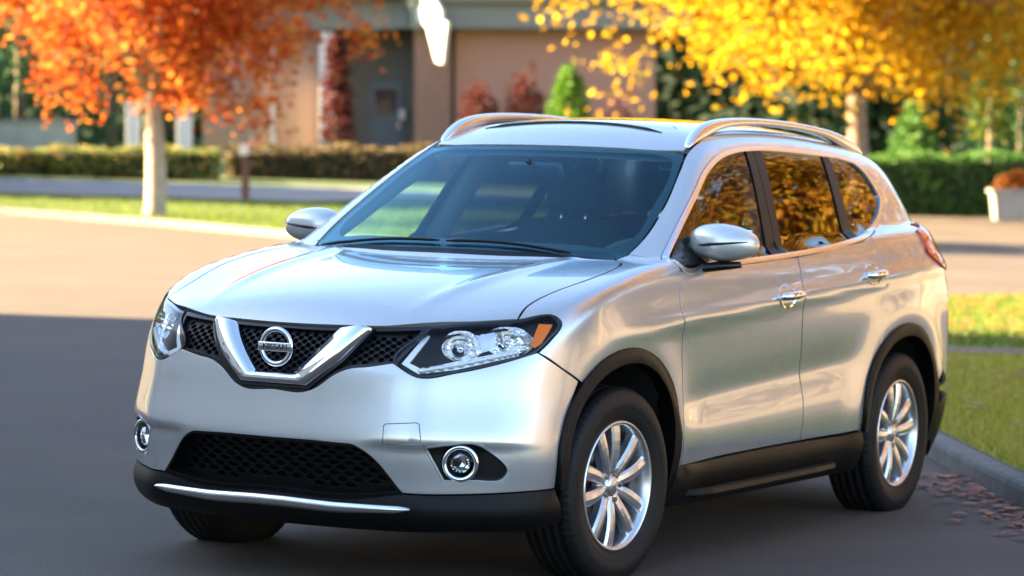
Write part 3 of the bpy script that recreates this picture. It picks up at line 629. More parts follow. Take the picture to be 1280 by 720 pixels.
for y in range(-15, 18, 6):
    for z in (2.0, 5.6): wn = sb('window', (5.03, y, z), (.08, 1.5, 1.6), TRIMW); sb('pane', (5.08, y, z), (.03, 1.3, 1.4), GLZ, wn)
ground_sheet('sidewalk', [(4.9, 2), (26, 2), (26, 21.8), (4.5, 21.8)], mottled('tan_paving', [(.3, (.20, .155, .11)), (.7, (.27, .215, .155))], 1.2, .9), .104, 1.5)  # unseen tan ground, added for the warm reflection low on the car side
ground_sheet('sidewalk', [(8.6, 23.3), (26, 23.1), (26, 33.0), (8.6, 33.0)], bpy.data.materials['tan_paving'], .104, 1.5)
bwl = upright(thing('reflection_wall', gp(19, 24), 'unseen mauve wall behind the golden trees, added for the car side to reflect', 'wall')); bm = bmesh.new(); box(bm, (0, 0, 2.3), (.4, 42, 4.6), bev=.02); o = bm_obj('wall_face', bm, mottled('mauve_wall', [(.3, (.105, .088, .085)), (.7, (.14, .118, .112))], 3, .9)); o.parent = bwl  # unseen, added to give the car side its mauve reflection
bm = bmesh.new(); box(bm, (0, 0, 4.65), (.55, 42.2, .1), bev=.02); o = bm_obj('coping', bm, CONC); o.parent = bwl
tree('golden_tree', 'large golden tree right of the car, reflected in its side windows', 12.0, 15.5, 3.2, .3, (6.0, 5.6), 8.2, GOLD, BARK, 26000, .23, 51, n1=12)
tree('golden_tree', 'second golden tree farther along the verge right of the car', 14.5, 26, 3.4, .3, (5.6, 5.0), 7.6, GOLD, BARK, 20000, .23, 52, n1=11)
for i, (l, d, h) in enumerate(((-15.2, 62.0, 8.5), (-17.5, 64.5, 9.5), (-17, 73, 6.0), (-16, 79, 5.5))):  # unseen row, added to block the sun from the driveway and hedges
    clumpy('conifer', 'tall dark conifer %s of the unseen row added to shade the driveway' % ('nearest', 'second', 'third', 'farthest')[i], l, d, cone_pts(2.6, h, .0, .45), 9000, .36, DKGREEN, 60 + i, 'tree', 'conifers beyond the left edge', spread=.12)
# ================================================================ THE CAR
car = thing('parked_suv', (-1.36, 0, 0), 'silver compact SUV parked on the shaded asphalt, chrome V grille facing the camera', 'car')
ARCH_F = [(.462, .385), (.470, .52), (.425, .645), (.338, .742), (.222, .812), (.090, .848), (-.035, .855), (-.165, .834), (-.295, .775), (-.390, .69), (-.440, .585), (-.452, .47), (-.448, .39)]
def arch(dx, s=1.): return [(dx + x * s, .36 + (z - .36) * s) for x, z in ARCH_F]
AF = arch(0); AR = arch(-2.690, .975)
ARZ = lambda x: float(np.interp(x, [p[0] for p in AR[::-1]], [p[1] for p in AR[::-1]]))

# --- hood
HC = [(.853, 0), (.851, .08), (.840, .203), (.801, .392), (.682, .597), (.542, .744, 1), (.472, .731), (.385, .733), (.296, .746), (.095, .775), (-.093, .772), (-.25, .735), (-.335, .67, 1), (-.268, .462), (-.205, .23), (-.188, 0)]
hood_line = curve(HC + [(x, -y, *c) for x, y, *c in HC[-2:0:-1]], .02)
hood = sheet('hood', top_pt, hood_line, PAINT, car, step=.028, lip=.03, gap=.0030)

# --- front bumper cover: (round the nose, height)
HL = [(.514, .949, 1), (.405, .819), (.416, .802), (.480, .775), (.604, .792), (.744, .825), (.867, .861), (.916, .901), (.968, .962), (.956, .984), (.816, .975), (.690, .967)]
GR_LOW = [(.405, .819, 1), (.328, .803), (.258, .791), (.222, .774), (.142, .715), (.122, .707)]
HOOD_ED = [(0, .934), (.080, .933), (.202, .935), (.390, .943), (.514, .953, 1)]
half = [(.0, .707)] + GR_LOW[::-1] + [(.480, .775), (.604, .792), (.744, .825), (.867, .861, 1), (.956, .806), (1.045, .755, 1), (.985, .640), (.950, .545), (.942, .386, 1), (.847, .384), (.685, .377), (.535, .374), (.447, .375, 1), (.318, .522), (.296, .534), (.243, .538), (0, .541)]
half = [(p[0], p[1], 1 if len(p) > 2 else 0) for p in half]
bump_line = curve(half + [(-a, b, c) for a, b, c in half[-2:0:-1]], .016)
FOG = [(.505, .539, 1), (.576, .551), (.655, .556), (.701, .532), (.765, .443), (.755, .428), (.652, .418), (.565, .417, 1)]
TOW = [(.387, .606, 1), (.393, .612, 1), (.484, .621, 1), (.491, .616, 1), (.497, .558, 1), (.491, .552, 1), (.391, .541, 1), (.386, .546, 1)]
fogL, towL = curve(FOG, .012), curve(TOW, .01)
neg = lambda L: (np.asarray(L) * [-1, 1])[::-1]
bumper = sheet('front_bumper', nose_pt, bump_line, PAINT, car, holes=[fogL, neg(fogL), towL], step=.013, lip=.03)
sheet('tow_hook_cover', nose_pt, towL, PAINT, bumper, step=.02, gap=.0012, lip=.01)

# --- upper grille: honeycomb in front of a dark back
GRL = [(p[0], p[1], p[2] if len(p) > 2 else 0) for p in HOOD_ED] + [(.413, .817, 1)] + [(p[0], p[1], 0) for p in GR_LOW[1:]] + [(0, .707, 0)]
grille_line = curve(GRL + [(-a, b, c) for a, b, c in GRL[-2:0:-1]], .016)
def honeycomb(L, pitch_x, pitch_z, rx, rz, margin=.006):
    hs = []; lo, hi = L.min(0), L.max(0); j = 0; zz = lo[1]
    while zz < hi[1]:
        xx = lo[0] + (pitch_x / 2 if j % 2 else 0)
        while xx < hi[0]:
            h = np.array([(xx + rx * math.cos(t), zz + rz * math.sin(t)) for t in [k * math.pi / 3 for k in range(6)]])
            if inside(inset(h, -margin), L).all(): hs.append(h)
            xx += pitch_x
        zz += pitch_z / 2; j += 1
    return hs
inner = inset(grille_line, .004)
grille = sheet('front_grille', nose_pt, inner, SATBLACK, car, holes=honeycomb(inner, .036, .026, .0125, .0105), off=-.028, lip=.02, step=.05, gap=0)
sheet('grille_back', nose_pt, inset(grille_line, -.02), DARK, grille, off=-.060, lip=0, step=.05, gap=0)
sheet('grille_rim', nose_pt, inset(grille_line, .001), GLOSSBLACK, grille, holes=[inset(grille_line, .011)], off=-.010, lip=.03, step=.03, gap=0)
# V bar: outer edge, raised ridge, inner edge
def strip(name, rows, mats, parent, proj=nose_pt, seg=14, closed_back=.03):
    """rows: list of (polyline of (a, b), offset); lofted between neighbours with crisp folds"""
    def dense(pl):
        out = []
        for i in range(len(pl) - 1):
            for s in range(seg): t = s / seg; out.append((pl[i][0] * (1 - t) + pl[i + 1][0] * t, pl[i][1] * (1 - t) + pl[i + 1][1] * t))
        return np.array(out + [pl[-1]])
    R = []
    for pl, o in rows:
        d = dense(pl); P = proj(d); R.append(P + normal(P) * o)
    bm = bmesh.new(); n = len(R[0]); vs = [[bm.verts.new(p) for p in r] for r in R]
    for a, b in zip(vs[:-1], vs[1:]):
        for i in range(n - 1): bm.faces.new((a[i], a[i + 1], b[i + 1], b[i]))
    bm.faces.new([r[0] for r in vs]); bm.faces.new([r[-1] for r in vs][::-1])
    bmesh.ops.recalc_face_normals(bm, faces=bm.faces)
    bv = [e for e in bm.edges if len(e.link_faces) == 2 and e.calc_face_angle() > .35]
    bmesh.ops.bevel(bm, geom=bv, offset=.0022, segments=2, affect='EDGES')
    return bm_obj(name, bm, mats, parent, True)
def mir(pl): return list(pl) + [(-a, b) for a, b in pl[::-1]]
VO = mir([(.325, .929), (.235, .822), (.124, .724)]); VM = mir([(.292, .926), (.218, .842), (.117, .741)]); VI = mir([(.214, .922), (.140, .838), (.074, .764)])
vbar = strip('chrome_v_bar', [(VO, -.03), (VO, .006), (VM, .030), (VI, .012), (VI, -.03)], CHROME, grille)
sheet('v_bar_surround', nose_pt, curve([(a, b, 1) for a, b in mir([(.333, .931), (.240, .814), (.129, .715)])] + [(a, b, 1) for a, b in mir([(.315, .928), (.230, .826), (.120, .735)])[::-1]], .02), GLOSSBLACK, grille, off=.001, lip=.03, gap=0, step=.03)
# badge: ring, bar and lettering
BX = .928
V, F = [], []
def torus(R, r, c, ax='x', n=56, k=12, sx=1., sy=1.):
    V, F = [], []
    for i in range(n):
        t = 2 * math.pi * i / n
        for j in range(k):
            u = 2 * math.pi * j / k; q = R + r * math.cos(u); h = r * math.sin(u) * .8
            V.append((c[0] + h, c[1] + q * math.cos(t) * sx, c[2] + q * math.sin(t) * sy) if ax == 'x' else (c[0] + q * math.cos(t) * sx, c[1] + h, c[2] + q * math.sin(t) * sy))
    for i in range(n):
        for j in range(k): F.append((i * k + j, ((i + 1) % n) * k + j, ((i + 1) % n) * k + (j + 1) % k, i * k + (j + 1) % k))
    return V, F
badge = link('badge', mesh('badge', *torus(.0605, .0098, (BX, 0, .853))), CHROME, grille)
bm = bmesh.new(); box(bm, (BX + .003, 0, .853), (.012, .142, .031), bev=.003); bm_obj('badge_bar', bm, CHROME, grille, True)
def lettering(name, txt, size, M, material, parent, ext=.0012, sx=1.):
    cu = bpy.data.curves.new(name, 'FONT'); cu.body = txt; cu.size = size; cu.extrude = ext; cu.align_x = 'CENTER'; cu.align_y = 'CENTER'; cu.space_character = 1.05
    t = bpy.data.objects.new(name, cu); COL.objects.link(t); bpy.context.view_layer.update()
    me = bpy.data.meshes.new_from_object(t.evaluated_get(bpy.context.evaluated_depsgraph_get())); bpy.data.objects.remove(t)
    me.transform(M @ Matrix.Scale(sx, 4, (1, 0, 0))); return link(name, me, material, parent)
MF = Matrix(((0, 0, 1, BX + .010), (1, 0, 0, 0), (0, 1, 0, .853), (0, 0, 0, 1)))
lettering('badge_lettering', 'NISSAN', .026, MF, LETTER, grille, sx=1.12)

# --- headlights
def headlight(mirror):
    L = curve(HL, .014); s = -1 if mirror else 1
    def S(name, line, m, par, **k): return sheet(name, nose_pt, line, m, par, mirror=mirror, **k)
    h = S('headlight', inset(L, .002), GLOSSBLACK, car, off=-.085, lip=0, step=.03, gap=0)
    S('headlight_wall', inset(L, .0025), GLOSSBLACK, h, holes=[inset(L, .009)], off=-.004, lip=.085, step=.02, gap=0)
    S('lens', inset(L, .004), LENS, h, off=-.002, lip=.006, step=.022, gap=0)
    # dark bezel plate with two reflector openings
    def ell(c, rx, rz, rot=0, n=30): return np.array([(c[0] + rx * math.cos(t) * math.cos(rot) - rz * math.sin(t) * math.sin(rot), c[1] + rx * math.cos(t) * math.sin(rot) + rz * math.sin(t) * math.cos(rot)) for t in np.linspace(0, 2 * math.pi, n, endpoint=False)])
    e1, e2 = ell((.622, .890), .066, .056), ell((.780, .908), .086, .052, .10)
    S('bezel', inset(L, .012), SATBLACK, h, holes=[e1, e2], off=-.030, lip=.01, step=.025, gap=0)
    for c, rx, rz, dep in (((.622, .890), .066, .056, .055), ((.780, .908), .086, .052, .050)):
        P0 = nose_pt(np.array([c])); N0 = normal(P0)[0]; ctr = P0[0] - N0 * .030
        ax = Vector((.93, .36, .06)).normalized() * .35 + Vector(N0) * .65; ax.normalize(); sd = Vector((0, 0, 1)).cross(ax).normalized(); up = ax.cross(sd)
        V, F = [], []; n, k = 40, 9
        for i in range(n):
            t = 2 * math.pi * i / n
            for j in range(k):
                q = j / (k - 1); rr = 1.04 * (1 - q * .90); dd = dep * (1 - (1 - q * .90)**2) * 1.05 + .005 * ((i // 3) % 2) * (1 - q) + .004 * ((j // 2) % 2)
                p = Vector(ctr) + sd * (rx * rr * math.cos(t)) + up * (rz * rr * math.sin(t)) - ax * dd; V.append((p.x, p.y * s, p.z))
        for i in range(n):
            for j in range(k - 1):
                f = (i * k + j, ((i + 1) % n) * k + j, ((i + 1) % n) * k + j + 1, i * k + j + 1); F.append(f if s > 0 else f[::-1])
        r = link('reflector', mesh('reflector', V, F, False), LAMPCHROME, h)
        bu = Vector(ctr) - ax * dep * .62; V, F = lathe([(.0, .014), (.008, .012), (.012, .004), (.012, -.012), (.006, -.03), (.0, -.03)], 16, 'x')
        MM = Matrix((( ax.x, sd.x, up.x, bu.x), (ax.y, sd.y, up.y, bu.y), (ax.z, sd.z, up.z, bu.z), (0, 0, 0, 1)))
        V = [MM @ Vector(p) for p in V]; link('bulb', mesh('bulb', [(p.x, p.y * s, p.z) for p in V], F), SATIN, h)
    S('reflector_bridge', curve([(.660, .930, 1), (.735, .944, 1), (.735, .884, 1), (.672, .862, 1)], .012), LAMPCHROME, h, off=-.0275, lip=.004, step=.02, gap=0, offmap=lambda v, P: -.0275 + .004 * np.sin(v[:, 0] * 260) * np.sin(v[:, 1] * 200))
    # bright light guide along the inner and lower edge
    lo_ = [(.499, .930), (.427, .824), (.482, .790), (.604, .806), (.735, .838), (.81, .854)]
    hi_ = [(.514, .928), (.450, .827), (.492, .806), (.604, .834), (.735, .862), (.81, .876)]
    def dens(pl): return [(*p, 1) for p in pl]
    S('light_guide', curve(dens(lo_) + dens(hi_[::-1]), .012), WHITE, h, off=-.022, lip=.012, step=.015, gap=0)
    S('turn_signal', curve([(.893, .966, 1), (.944, .962, 1), (.892, .893, 1), (.866, .880, 1), (.852, .890, 1)], .015), AMBER, h, off=-.016, lip=.02, step=.02, gap=0)
    # chrome bead beside the guide bulbs, cut facets
    q = [(a, .5 * (b + c)) for (a, b), (_, c) in zip(lo_[2:], hi_[2:])]; pts = []
    for i in range(len(q) - 1):
        for k in range(20): t = k / 20; pts.append((q[i][0] * (1 - t) + q[i + 1][0] * t, q[i][1] * (1 - t) + q[i + 1][1] * t))
    P = nose_pt(np.array(pts)); P = P - normal(P) * .018; V, F = tube([(x, y * s, z) for x, y, z in P], [.005 + .006 * abs(math.sin(math.pi * i / 5)) for i in range(len(P))], 8)
    link('guide_facets', mesh('guide_facets', V, F, False), WHITE, h)
    return h
both(headlight)

# --- lower grille, lip, bright skid strip, fog lamps
LG = [(0, .546, 0), (.243, .543, 0), (.30, .539, 0), (.325, .527, 0), (.456, .372, 1), (.30, .348, 0), (0, .352, 0)]
lg_line = curve(LG + [(-a, b, c) for a, b, c in LG[-2:0:-1]], .016)
lg = sheet('lower_grille', nose_pt, lg_line, PLASTIC, car, holes=honeycomb(inset(lg_line, .01), .056, .038, .0205, .0115), off=-.055, lip=.02, step=.05, gap=0)
sheet('lower_grille_back', nose_pt, inset(lg_line, -.03), DARK, lg, off=-.13, lip=0, step=.06, gap=0)
sheet('lower_grille_rim', nose_pt, lg_line, PLASTIC, lg, holes=[inset(lg_line, .012)], off=-.003, lip=.07, step=.03, gap=0)
LP = [(0, .352, 0), (.30, .348, 0), (.447, .371, 1), (.535, .370, 0), (.685, .373, 0), (.847, .380, 0), (.945, .382, 1), (.985, .262, 1), (.875, .252, 0), (.60, .248, 0), (.30, .240, 0), (0, .240, 0)]
lip_line = curve(LP + [(-a, b, c) for a, b, c in LP[-2:0:-1]], .02)
def lipmap(v, P):
    t = np.clip((.372 - v[:, 1]) / .07, 0, 1); return .026 * np.sin(t * math.pi / 2) * np.clip((v[:, 1] - .232) / .05, 0, 1)**.5 - .0
valance = sheet('lower_valance', nose_pt, lip_line, PLASTIC, car, offmap=lipmap, lip=.05, step=.022, gap=.001)
TO = mir([(.476, .333), (.44, .337), (.23, .337), (.06, .343)]); TI = mir([(.470, .328), (.43, .314), (.23, .304), (.06, .309)])
strip('bright_skid_strip', [(TO, .015), (TO, .030), ([(a, (b + TI[i][1]) / 2) for i, (a, b) in enumerate(TO)], .037), (TI, .030), (TI, .015)], SATIN, valance, seg=10)
def fog(mirror):
    s = -1 if mirror else 1
    f = sheet('fog_lamp', nose_pt, inset(fogL, .0), PLASTIC, car, off=-.022, lip=.012, step=.02, gap=0, mirror=mirror, offmap=lambda v, P: -.012 - .03 * np.clip((v[:, 0] - .50) / .16, 0, 1) * np.clip((.76 - v[:, 0]) / .12, 0, 1))
    sheet('fog_lamp_edge', nose_pt, fogL, PAINT, f, holes=[inset(fogL, .006)], off=.0015, lip=.04, step=.02, gap=0, mirror=mirror)
    P0 = nose_pt(np.array([(.618, .483)])); ctr = Vector(P0[0]) ; N0 = Vector(normal(P0)[0]); ax = (N0 * .55 + Vector((1, 0, .0)) * .45).normalized()
    ctr = ctr - N0 * .012; sd = Vector((0, 0, 1)).cross(ax).normalized(); up = ax.cross(sd)
    MM = Matrix(((ax.x, sd.x, up.x, ctr.x), (ax.y, sd.y, up.y, ctr.y), (ax.z, sd.z, up.z, ctr.z), (0, 0, 0, 1)))
    def add(n, vf, m, sm=True):
        V = [MM @ Vector(p) for p in vf[0]]; F = vf[1] if s > 0 else [q[::-1] for q in vf[1]]
        return link(n, mesh(n, [(p.x, p.y * s, p.z) for p in V], F, sm), m, f)
    add('fog_ring', torus(.056, .0085, (.010, 0, 0), sx=1.0), CHROME)
    add('fog_housing', lathe([(.056, .006), (.052, -.03), (.0, -.032)], 40, 'x'), GLOSSBLACK)
    add('fog_reflector', lathe([(.034, .004), (.028, -.012), (.016, -.022), (.0, -.026)], 16, 'x'), CHROME, False)
    add('fog_lens', lathe([(.052, .008), (.04, .014), (.02, .018), (.0, .019)], 36, 'x'), LENS)
    return f
both(fog)

# --- fenders
def fender(mirror):
    L = [(-.335, .676, 1.162, 1), (-.25, .739, 1.151), (-.093, .777, 1.13), (.095, .780, 1.1), (.296, .751, 1.061), (.385, .738, 1.037), (.472, .736, 1.009), (.541, .749, .976, 1), (.426, .838, .987), (.418, .851, .967), (.480, .844, .901), (.532, .827, .861, 1), (.446, .868, .806)]
    B = xyz(L) + xz([(.331, .748, 1)]) + xz([(x, z) for x, z in AF[4:]]) + xz([(-.500, .386, 1), (-.486, .678), (-.456, .866), (-.423, 1.026), (-.470, 1.125), (-.432, 1.166, 1)]) + xyz([(-.405, .700, 1.184, 1)])
    return sheet('front_fender', side_pt, curve(B, .018), PAINT, car, mirror=mirror, step=.026)
both(fender)

# --- body side frame: pillars, roof edge, rear quarter
CH_OUT = [(-.432, .644), (-.677, .789), (-.882, .906), (-1.078, 1.013), (-1.254, 1.075), (-1.425, 1.105), (-1.635, 1.118), (-2.019, 1.115), (-2.288, 1.106), (-2.569, 1.094), (-2.722, 1.066), (-2.804, 1.009), (-2.845, .941), (-2.862, .905), (-2.845, .872), (-2.771, .812), (-2.60, .738), (-2.437, .697)]
BELT = [(-.45, .592), (-.80, .588), (-1.113, .594), (-1.745, .619), (-2.314, .666), (-2.437, .697)]
UNI = xyz([(-.405, .700, 1.187, 1), (-.485, .696, 1.221), (-.734, .674, 1.36), (-.964, .623, 1.495), (-1.091, .591, 1.563), (-1.221, .578, 1.612), (-1.45, .560, 1.655)])
DITCH_END = [(-1.9, 1.205), (-2.4, 1.195), (-2.9, 1.155), (-3.15, 1.10, 1)]
UNI = UNI + DITCH_END + xz([(-3.255, 1.40), (-3.30, 1.25), (-3.30, .95), (-3.27, .62, 1), (-3.15, .55), (-3.118, .50)]) + xz([(x, z) for x, z in AR[::-1] if x < -2.40 and z > .45]) + xz([(-2.395, ARZ(-2.395), 1), (-2.415, .86), (-2.428, 1.0)]) + [(-2.410, .688, 1)] + [(p[0], p[1]) for p in CH_OUT[::-1][1:]][:-1] + [(-.432, .644, 1)]
def uniside(mirror): return sheet('body_side_frame', side_pt, curve(UNI, .018), PAINT, car, mirror=mirror, step=.028)
both(uniside)

# --- doors, glass, trim
win_in = None
def doors(mirror):
    s = -1 if mirror else 1
    def S(name, line, m, par, **k): return sheet(name, side_pt, line, m, par, mirror=mirror, **k)
    belt = lambda x0, x1, dz=0.: [(x, float(np.interp(-x, [-p[0] for p in BELT], [p[1] for p in BELT])) + dz) for x in np.linspace(x0, x1, 8)]
    fd = xz([(-.505, .388, 1), (-.490, .678), (-.460, .866), (-.428, 1.026), (-.474, 1.122, 1)]) + belt(-.50, -1.556)[1:-1] + xz([(-1.556, 1.155, 1), (-1.545, .944), (-1.60, .70), (-1.628, .53), (-1.622, .402, 1), (-1.2, .400), (-.80, .394)])
    front = S('front_door', curve(fd, .018), PAINT, car, step=.03)
    rd = xz([(-1.562, 1.156, 1)]) + belt(-1.562, -2.404)[1:-1] + [(-2.404, .688, 1)] + xz([(-2.429, 1.0), (-2.415, .86), (-2.395, ARZ(-2.395), 1)]) + xz([(x, z) for x, z in AR[::-1] if x > -2.39]) + xz([(-2.245, .402, 1), (-1.9, .402), (-1.630, .402, 1), (-1.634, .53), (-1.606, .70), (-1.551, .944)])
    rear = S('rear_door', curve(rd, .018), PAINT, car, step=.03)
    # window opening: chrome line all round, black pillars, three panes
    ring = [(p[0], p[1]) for p in CH_OUT]; ring[0] = (*ring[0], 1); ring += [(x, z) for x, z in belt(-2.40, -.47)]
    ringL = curve(ring, .02); op = inset(ringL, .022)
    trim = S('window_trim', ringL, SATIN, car, holes=[op], off=.004, lip=.016, step=.05, gap=.001)
    def pane(par, pts, m, name='door_window'): return S(name, curve(pts, .03), m, par, off=-.008, lip=.004, step=.06, gap=0)
    topc = lambda x: float(np.interp(-x, [-p[0] for p in CH_OUT[:11]], [p[1] for p in CH_OUT[:11]])) - .018
    def run(x0, x1, f, n=10): return [(x, f(x)) for x in np.linspace(x0, x1, n)]
    bot = lambda x: float(np.interp(-x, [-p[0] for p in BELT], [p[1] for p in BELT])) + .018
    A = run(-.52, -1.545, topc, 16); A[-1] = (*A[-1], 1); Bq = run(-1.345, -.52, bot); Bq[0] = (*Bq[0], 1)
    pane(front, [(-.49, .640, 1)] + A + Bq, CLEAR)
    A = run(-1.70, -2.345, topc); A[0] = (*A[0], 1); A[-1] = (*A[-1], 1); Bq = run(-2.205, -1.50, bot); Bq[0] = (*Bq[0], 1); Bq[-1] = (*Bq[-1], 1)
    pane(rear, A + Bq, PRIV)
    QQ = [(-2.420, topc(-2.42), 1), (-2.56, topc(-2.56)), (-2.70, 1.046), (-2.785, .995), (-2.825, .935), (-2.838, .905), (-2.82, .878), (-2.75, .827), (-2.60, .762), (-2.43, .718), (-2.312, .690, 1)]
    S('quarter_window', curve(QQ, .03), PRIV, car, off=-.008, lip=.004, step=.06, gap=0)
    for par, q, nm in ((front, [(-1.545, topc(-1.545) + .003), (-1.615, topc(-1.615) + .003), (-1.430, bot(-1.43) - .003), (-1.345, bot(-1.345) - .003)], 'door_pillar'), (rear, [(-1.621, topc(-1.62) + .003), (-1.70, topc(-1.70) + .003), (-1.50, bot(-1.5) - .003), (-1.436, bot(-1.436) - .003)], 'door_pillar'), (rear, [(-2.345, topc(-2.345) + .003), (-2.420, topc(-2.42) + .003), (-2.312, bot(-2.312) - .003), (-2.205, bot(-2.205) - .003)], 'door_pillar')):
        S(nm, curve([(*p, 1) for p in q], .03), PLASTIC, par, off=-.002, lip=.01, step=.05, gap=0)
    S('mirror_sail', curve([(-.47, .628, 1), (-.60, .715, 1), (-.72, .602, 1), (-.50, .600, 1)], .02), GLOSSBLACK, front, off=.004, lip=.01, step=.04, gap=0)
    # handles: round cup and a chrome grip
    for par, (x, z) in ((front, (-1.375, 1.007)), (rear, (-2.28, 1.070))):
        P = cast(np.array([(x, 1.5, z)]), [[0, -1., 0]], 0, 1.4)[0][0]; c = Vector(P)
        q0 = side_ab(np.array([P]))[0]; S('handle_cup', np.array([(q0[0] + .082 * math.cos(t), q0[1] + .045 * math.sin(t)) for t in np.linspace(0, 2 * math.pi, 40, endpoint=False)]), CHROME, par, step=.012, gap=0, lip=.008, offmap=lambda v, Q, q0=q0: .004 - .016 * np.clip(1 - ((v[:, 0] - q0[0]) / .078)**2 - ((v[:, 1] - q0[1]) / .041)**2, 0, 1)**.6)
        path = [(c.x + .075, c.y - .002, c.z - .004), (c.x + .066, c.y + .022, c.z - .002), (c.x + .03, c.y + .036, c.z), (c.x - .03, c.y + .038, c.z + .003), (c.x - .075, c.y + .030, c.z + .005), (c.x - .085, c.y + .008, c.z + .006), (c.x - .087, c.y - .004, c.z + .006)]
        V, F = tube(path, [.012, .014, .0155, .0155, .0145, .013, .012], 12); V = [(p[0], p[1] * s, p[2]) for p in V]
        # flatten the grip
        link('door_handle', mesh('door_handle', [(a, b, c.z + (d - c.z) * 1.15) for a, b, d in V], F if s > 0 else [q[::-1] for q in F]), CHROME, par)
    return front
both(doors)

# --- sills, steps, arch trims
def sills(mirror):
    s = -1 if mirror else 1
    def S(name, line, m, par, **k): return sheet(name, side_pt, line, m, par, mirror=mirror, **k)
    L = xz([(-.452, .384, 1), (-.80, .390), (-1.2, .396), (-2.235, .398, 1), (-2.245, .30), (-2.25, .235, 1), (-1.3, .228), (-.40, .235, 1), (-.42, .30)])
    sk = S('side_sill', curve(L, .02), PLASTIC, car, offmap=lambda v, P: .010 + .016 * np.clip((.385 - P[:, 2]) / .02, 0, 1) * np.clip((P[:, 2] - .22) / .06, 0, 1), lip=.04, step=.03, gap=0)
    V, F = [], []
    sec = [(0, 0), (.055, .010), (.075, .004), (.078, -.014), (.060, -.028), (0, -.028)]
    xs = [-.56, -.60, -.70, -1.0, -1.4, -1.7, -1.93, -2.0]; ww = [.2, .75, 1, 1, 1, 1, .8, .3]
    for x, w_ in zip(xs, ww):
        for a, b in sec: V.append((x, (.845 + a * w_ + .01) * s, .284 + b))
    n = len(sec)
    for i in range(len(xs) - 1):
        for j in range(n): f = (i * n + j, i * n + (j + 1) % n, (i + 1) * n + (j + 1) % n, (i + 1) * n + j); F.append(f)
    F += [tuple(range(n)), tuple(range((len(xs) - 1) * n, len(xs) * n))[::-1]]
    bm = bmesh.new(); vs = [bm.verts.new(v) for v in V]; [bm.faces.new([vs[i] for i in f]) for f in F]; bmesh.ops.recalc_face_normals(bm, faces=bm.faces)
    bm_obj('side_step', bm, PLASTIC, sk)
    for A, nm, tail in ((AF, 'front', [(-.47, .235)]), (AR, 'rear', [])):
        out = [(x, z) for x, z in A]; cx = .0 if A is AF else -2.690
        inn = [(cx + (x - cx) * .897, .36 + (z - .36) * .902) for x, z in A]
        inn[0] = (inn[0][0], .385); inn[-1] = (inn[-1][0], .30); out[-1] = (out[-1][0] - .004, .392)
        out = out + [(out[-1][0] - .006, .30)]
        if A is AR: out[0] = (out[0][0] - .0, .40); inn[0] = (inn[0][0], .40)
        ln = curve([(*p, 1) if i in (0, len(out) - 1) else p for i, p in enumerate(xz(out))] + [(*p, 1) if i in (0, len(inn) - 1) else p for i, p in enumerate(xz(inn[::-1]))], .02)
        def om(v, P, cx=cx):
            r = np.hypot(P[:, 0] - cx, P[:, 2] - .36); return .010 + .010 * np.clip((.495 - r) / .02, 0, 1)
        S('wheel_arch_trim', ln, PLASTIC, car, offmap=om, lip=.07, step=.016, gap=0)
    return sk
both(sills)

# --- roof, windshield, tail
RF = [(-1.000, 0), (-1.025, .30), (-1.072, .50), (-1.105, .568, 1), (-1.235, .562), (-1.45, .545), (-1.9, .535), (-2.4, .53), (-2.9, .525), (-3.15, .52, 1), (-3.24, .30), (-3.27, 0)]
roofL = curve(RF + [(x, -y, *c) for x, y, *c in RF[-2:0:-1]], .025)
SUNR = curve([(-1.36, .40), (-1.34, .42), (-1.30, 0), (-1.34, -.42), (-1.36, -.44), (-2.10, -.44), (-2.14, -.40), (-2.15, 0), (-2.14, .40), (-2.10, .44)], .04)
roof = sheet('roof', top_pt, roofL, PAINT, car, holes=[SUNR], step=.04, lip=.02)
sheet('sunroof', top_pt, SUNR, mat('sunroof_glass', (.01, .012, .015), .04, 0, coat=1), roof, off=-.002, lip=.01, step=.05)
strip_y = np.linspace(-.41, .41, 12); P_ = top_pt(np.stack([-1.275 + .05 * (strip_y / .41)**2, strip_y], 1))
link('sunroof_dark_strip', mesh('sunroof_dark_strip', *tube([(x, y, z + .001) for x, y, z in P_], [.002] + [.0075] * 10 + [.002], 8)), SATBLACK, roof)  # dark strip added so the sunroof front reads as a dark sliver
def ditch(mirror):
    L = xyz([(-1.098, .588, 1.566, 1), (-1.226, .576, 1.613), (-1.45, .558, 1.656)]) + DITCH_END
    lower = [(p[0], p[1] - .004) for p in L]; upper = [(p[0], p[1] + .055) for p in L]
    upper[0] = (-1.09, L[0][1] + .030)
    ln = curve([(*p, 1) if i in (0, len(lower) - 1) else p for i, p in enumerate(lower)] + [(*p, 1) if i in (0, len(upper) - 1) else p for i, p in enumerate(upper[::-1])], .03)
    return sheet('roof_channel', side_pt, ln, GLOSSBLACK, car, off=-.006, lip=0, step=.04, gap=0, mirror=mirror)
both(ditch)
WS = [(-.225, 0), (-.24, .23), (-.295, .462), (-.345, .640), (-.372, .678), (-.420, .686), (-.49, .690), (-.734, .668), (-.964, .617), (-1.085, .582, 1), (-1.066, .50), (-1.020, .30), (-.995, 0)]
wsL = curve(WS + [(x, -y, *c) for x, y, *c in WS[-2:0:-1]], .02)
wind = sheet('windshield', top_pt, inset(wsL, .002), WIND, car, off=-.003, lip=.004, step=.05, gap=0)
WI = [(-.305, 0), (-.32, .23), (-.375, .462), (-.43, .615), (-.47, .640), (-.734, .628), (-.964, .583), (-1.038, .545), (-1.040, .50), (-.998, .30), (-.975, 0)]
sheet('glass_border', top_pt, inset(wsL, .002), GLOSSBLACK, wind, holes=[curve(WI + [(x, -y) for x, y in WI[-2:0:-1]], .02)], off=-.009, lip=0, step=.04, gap=0)
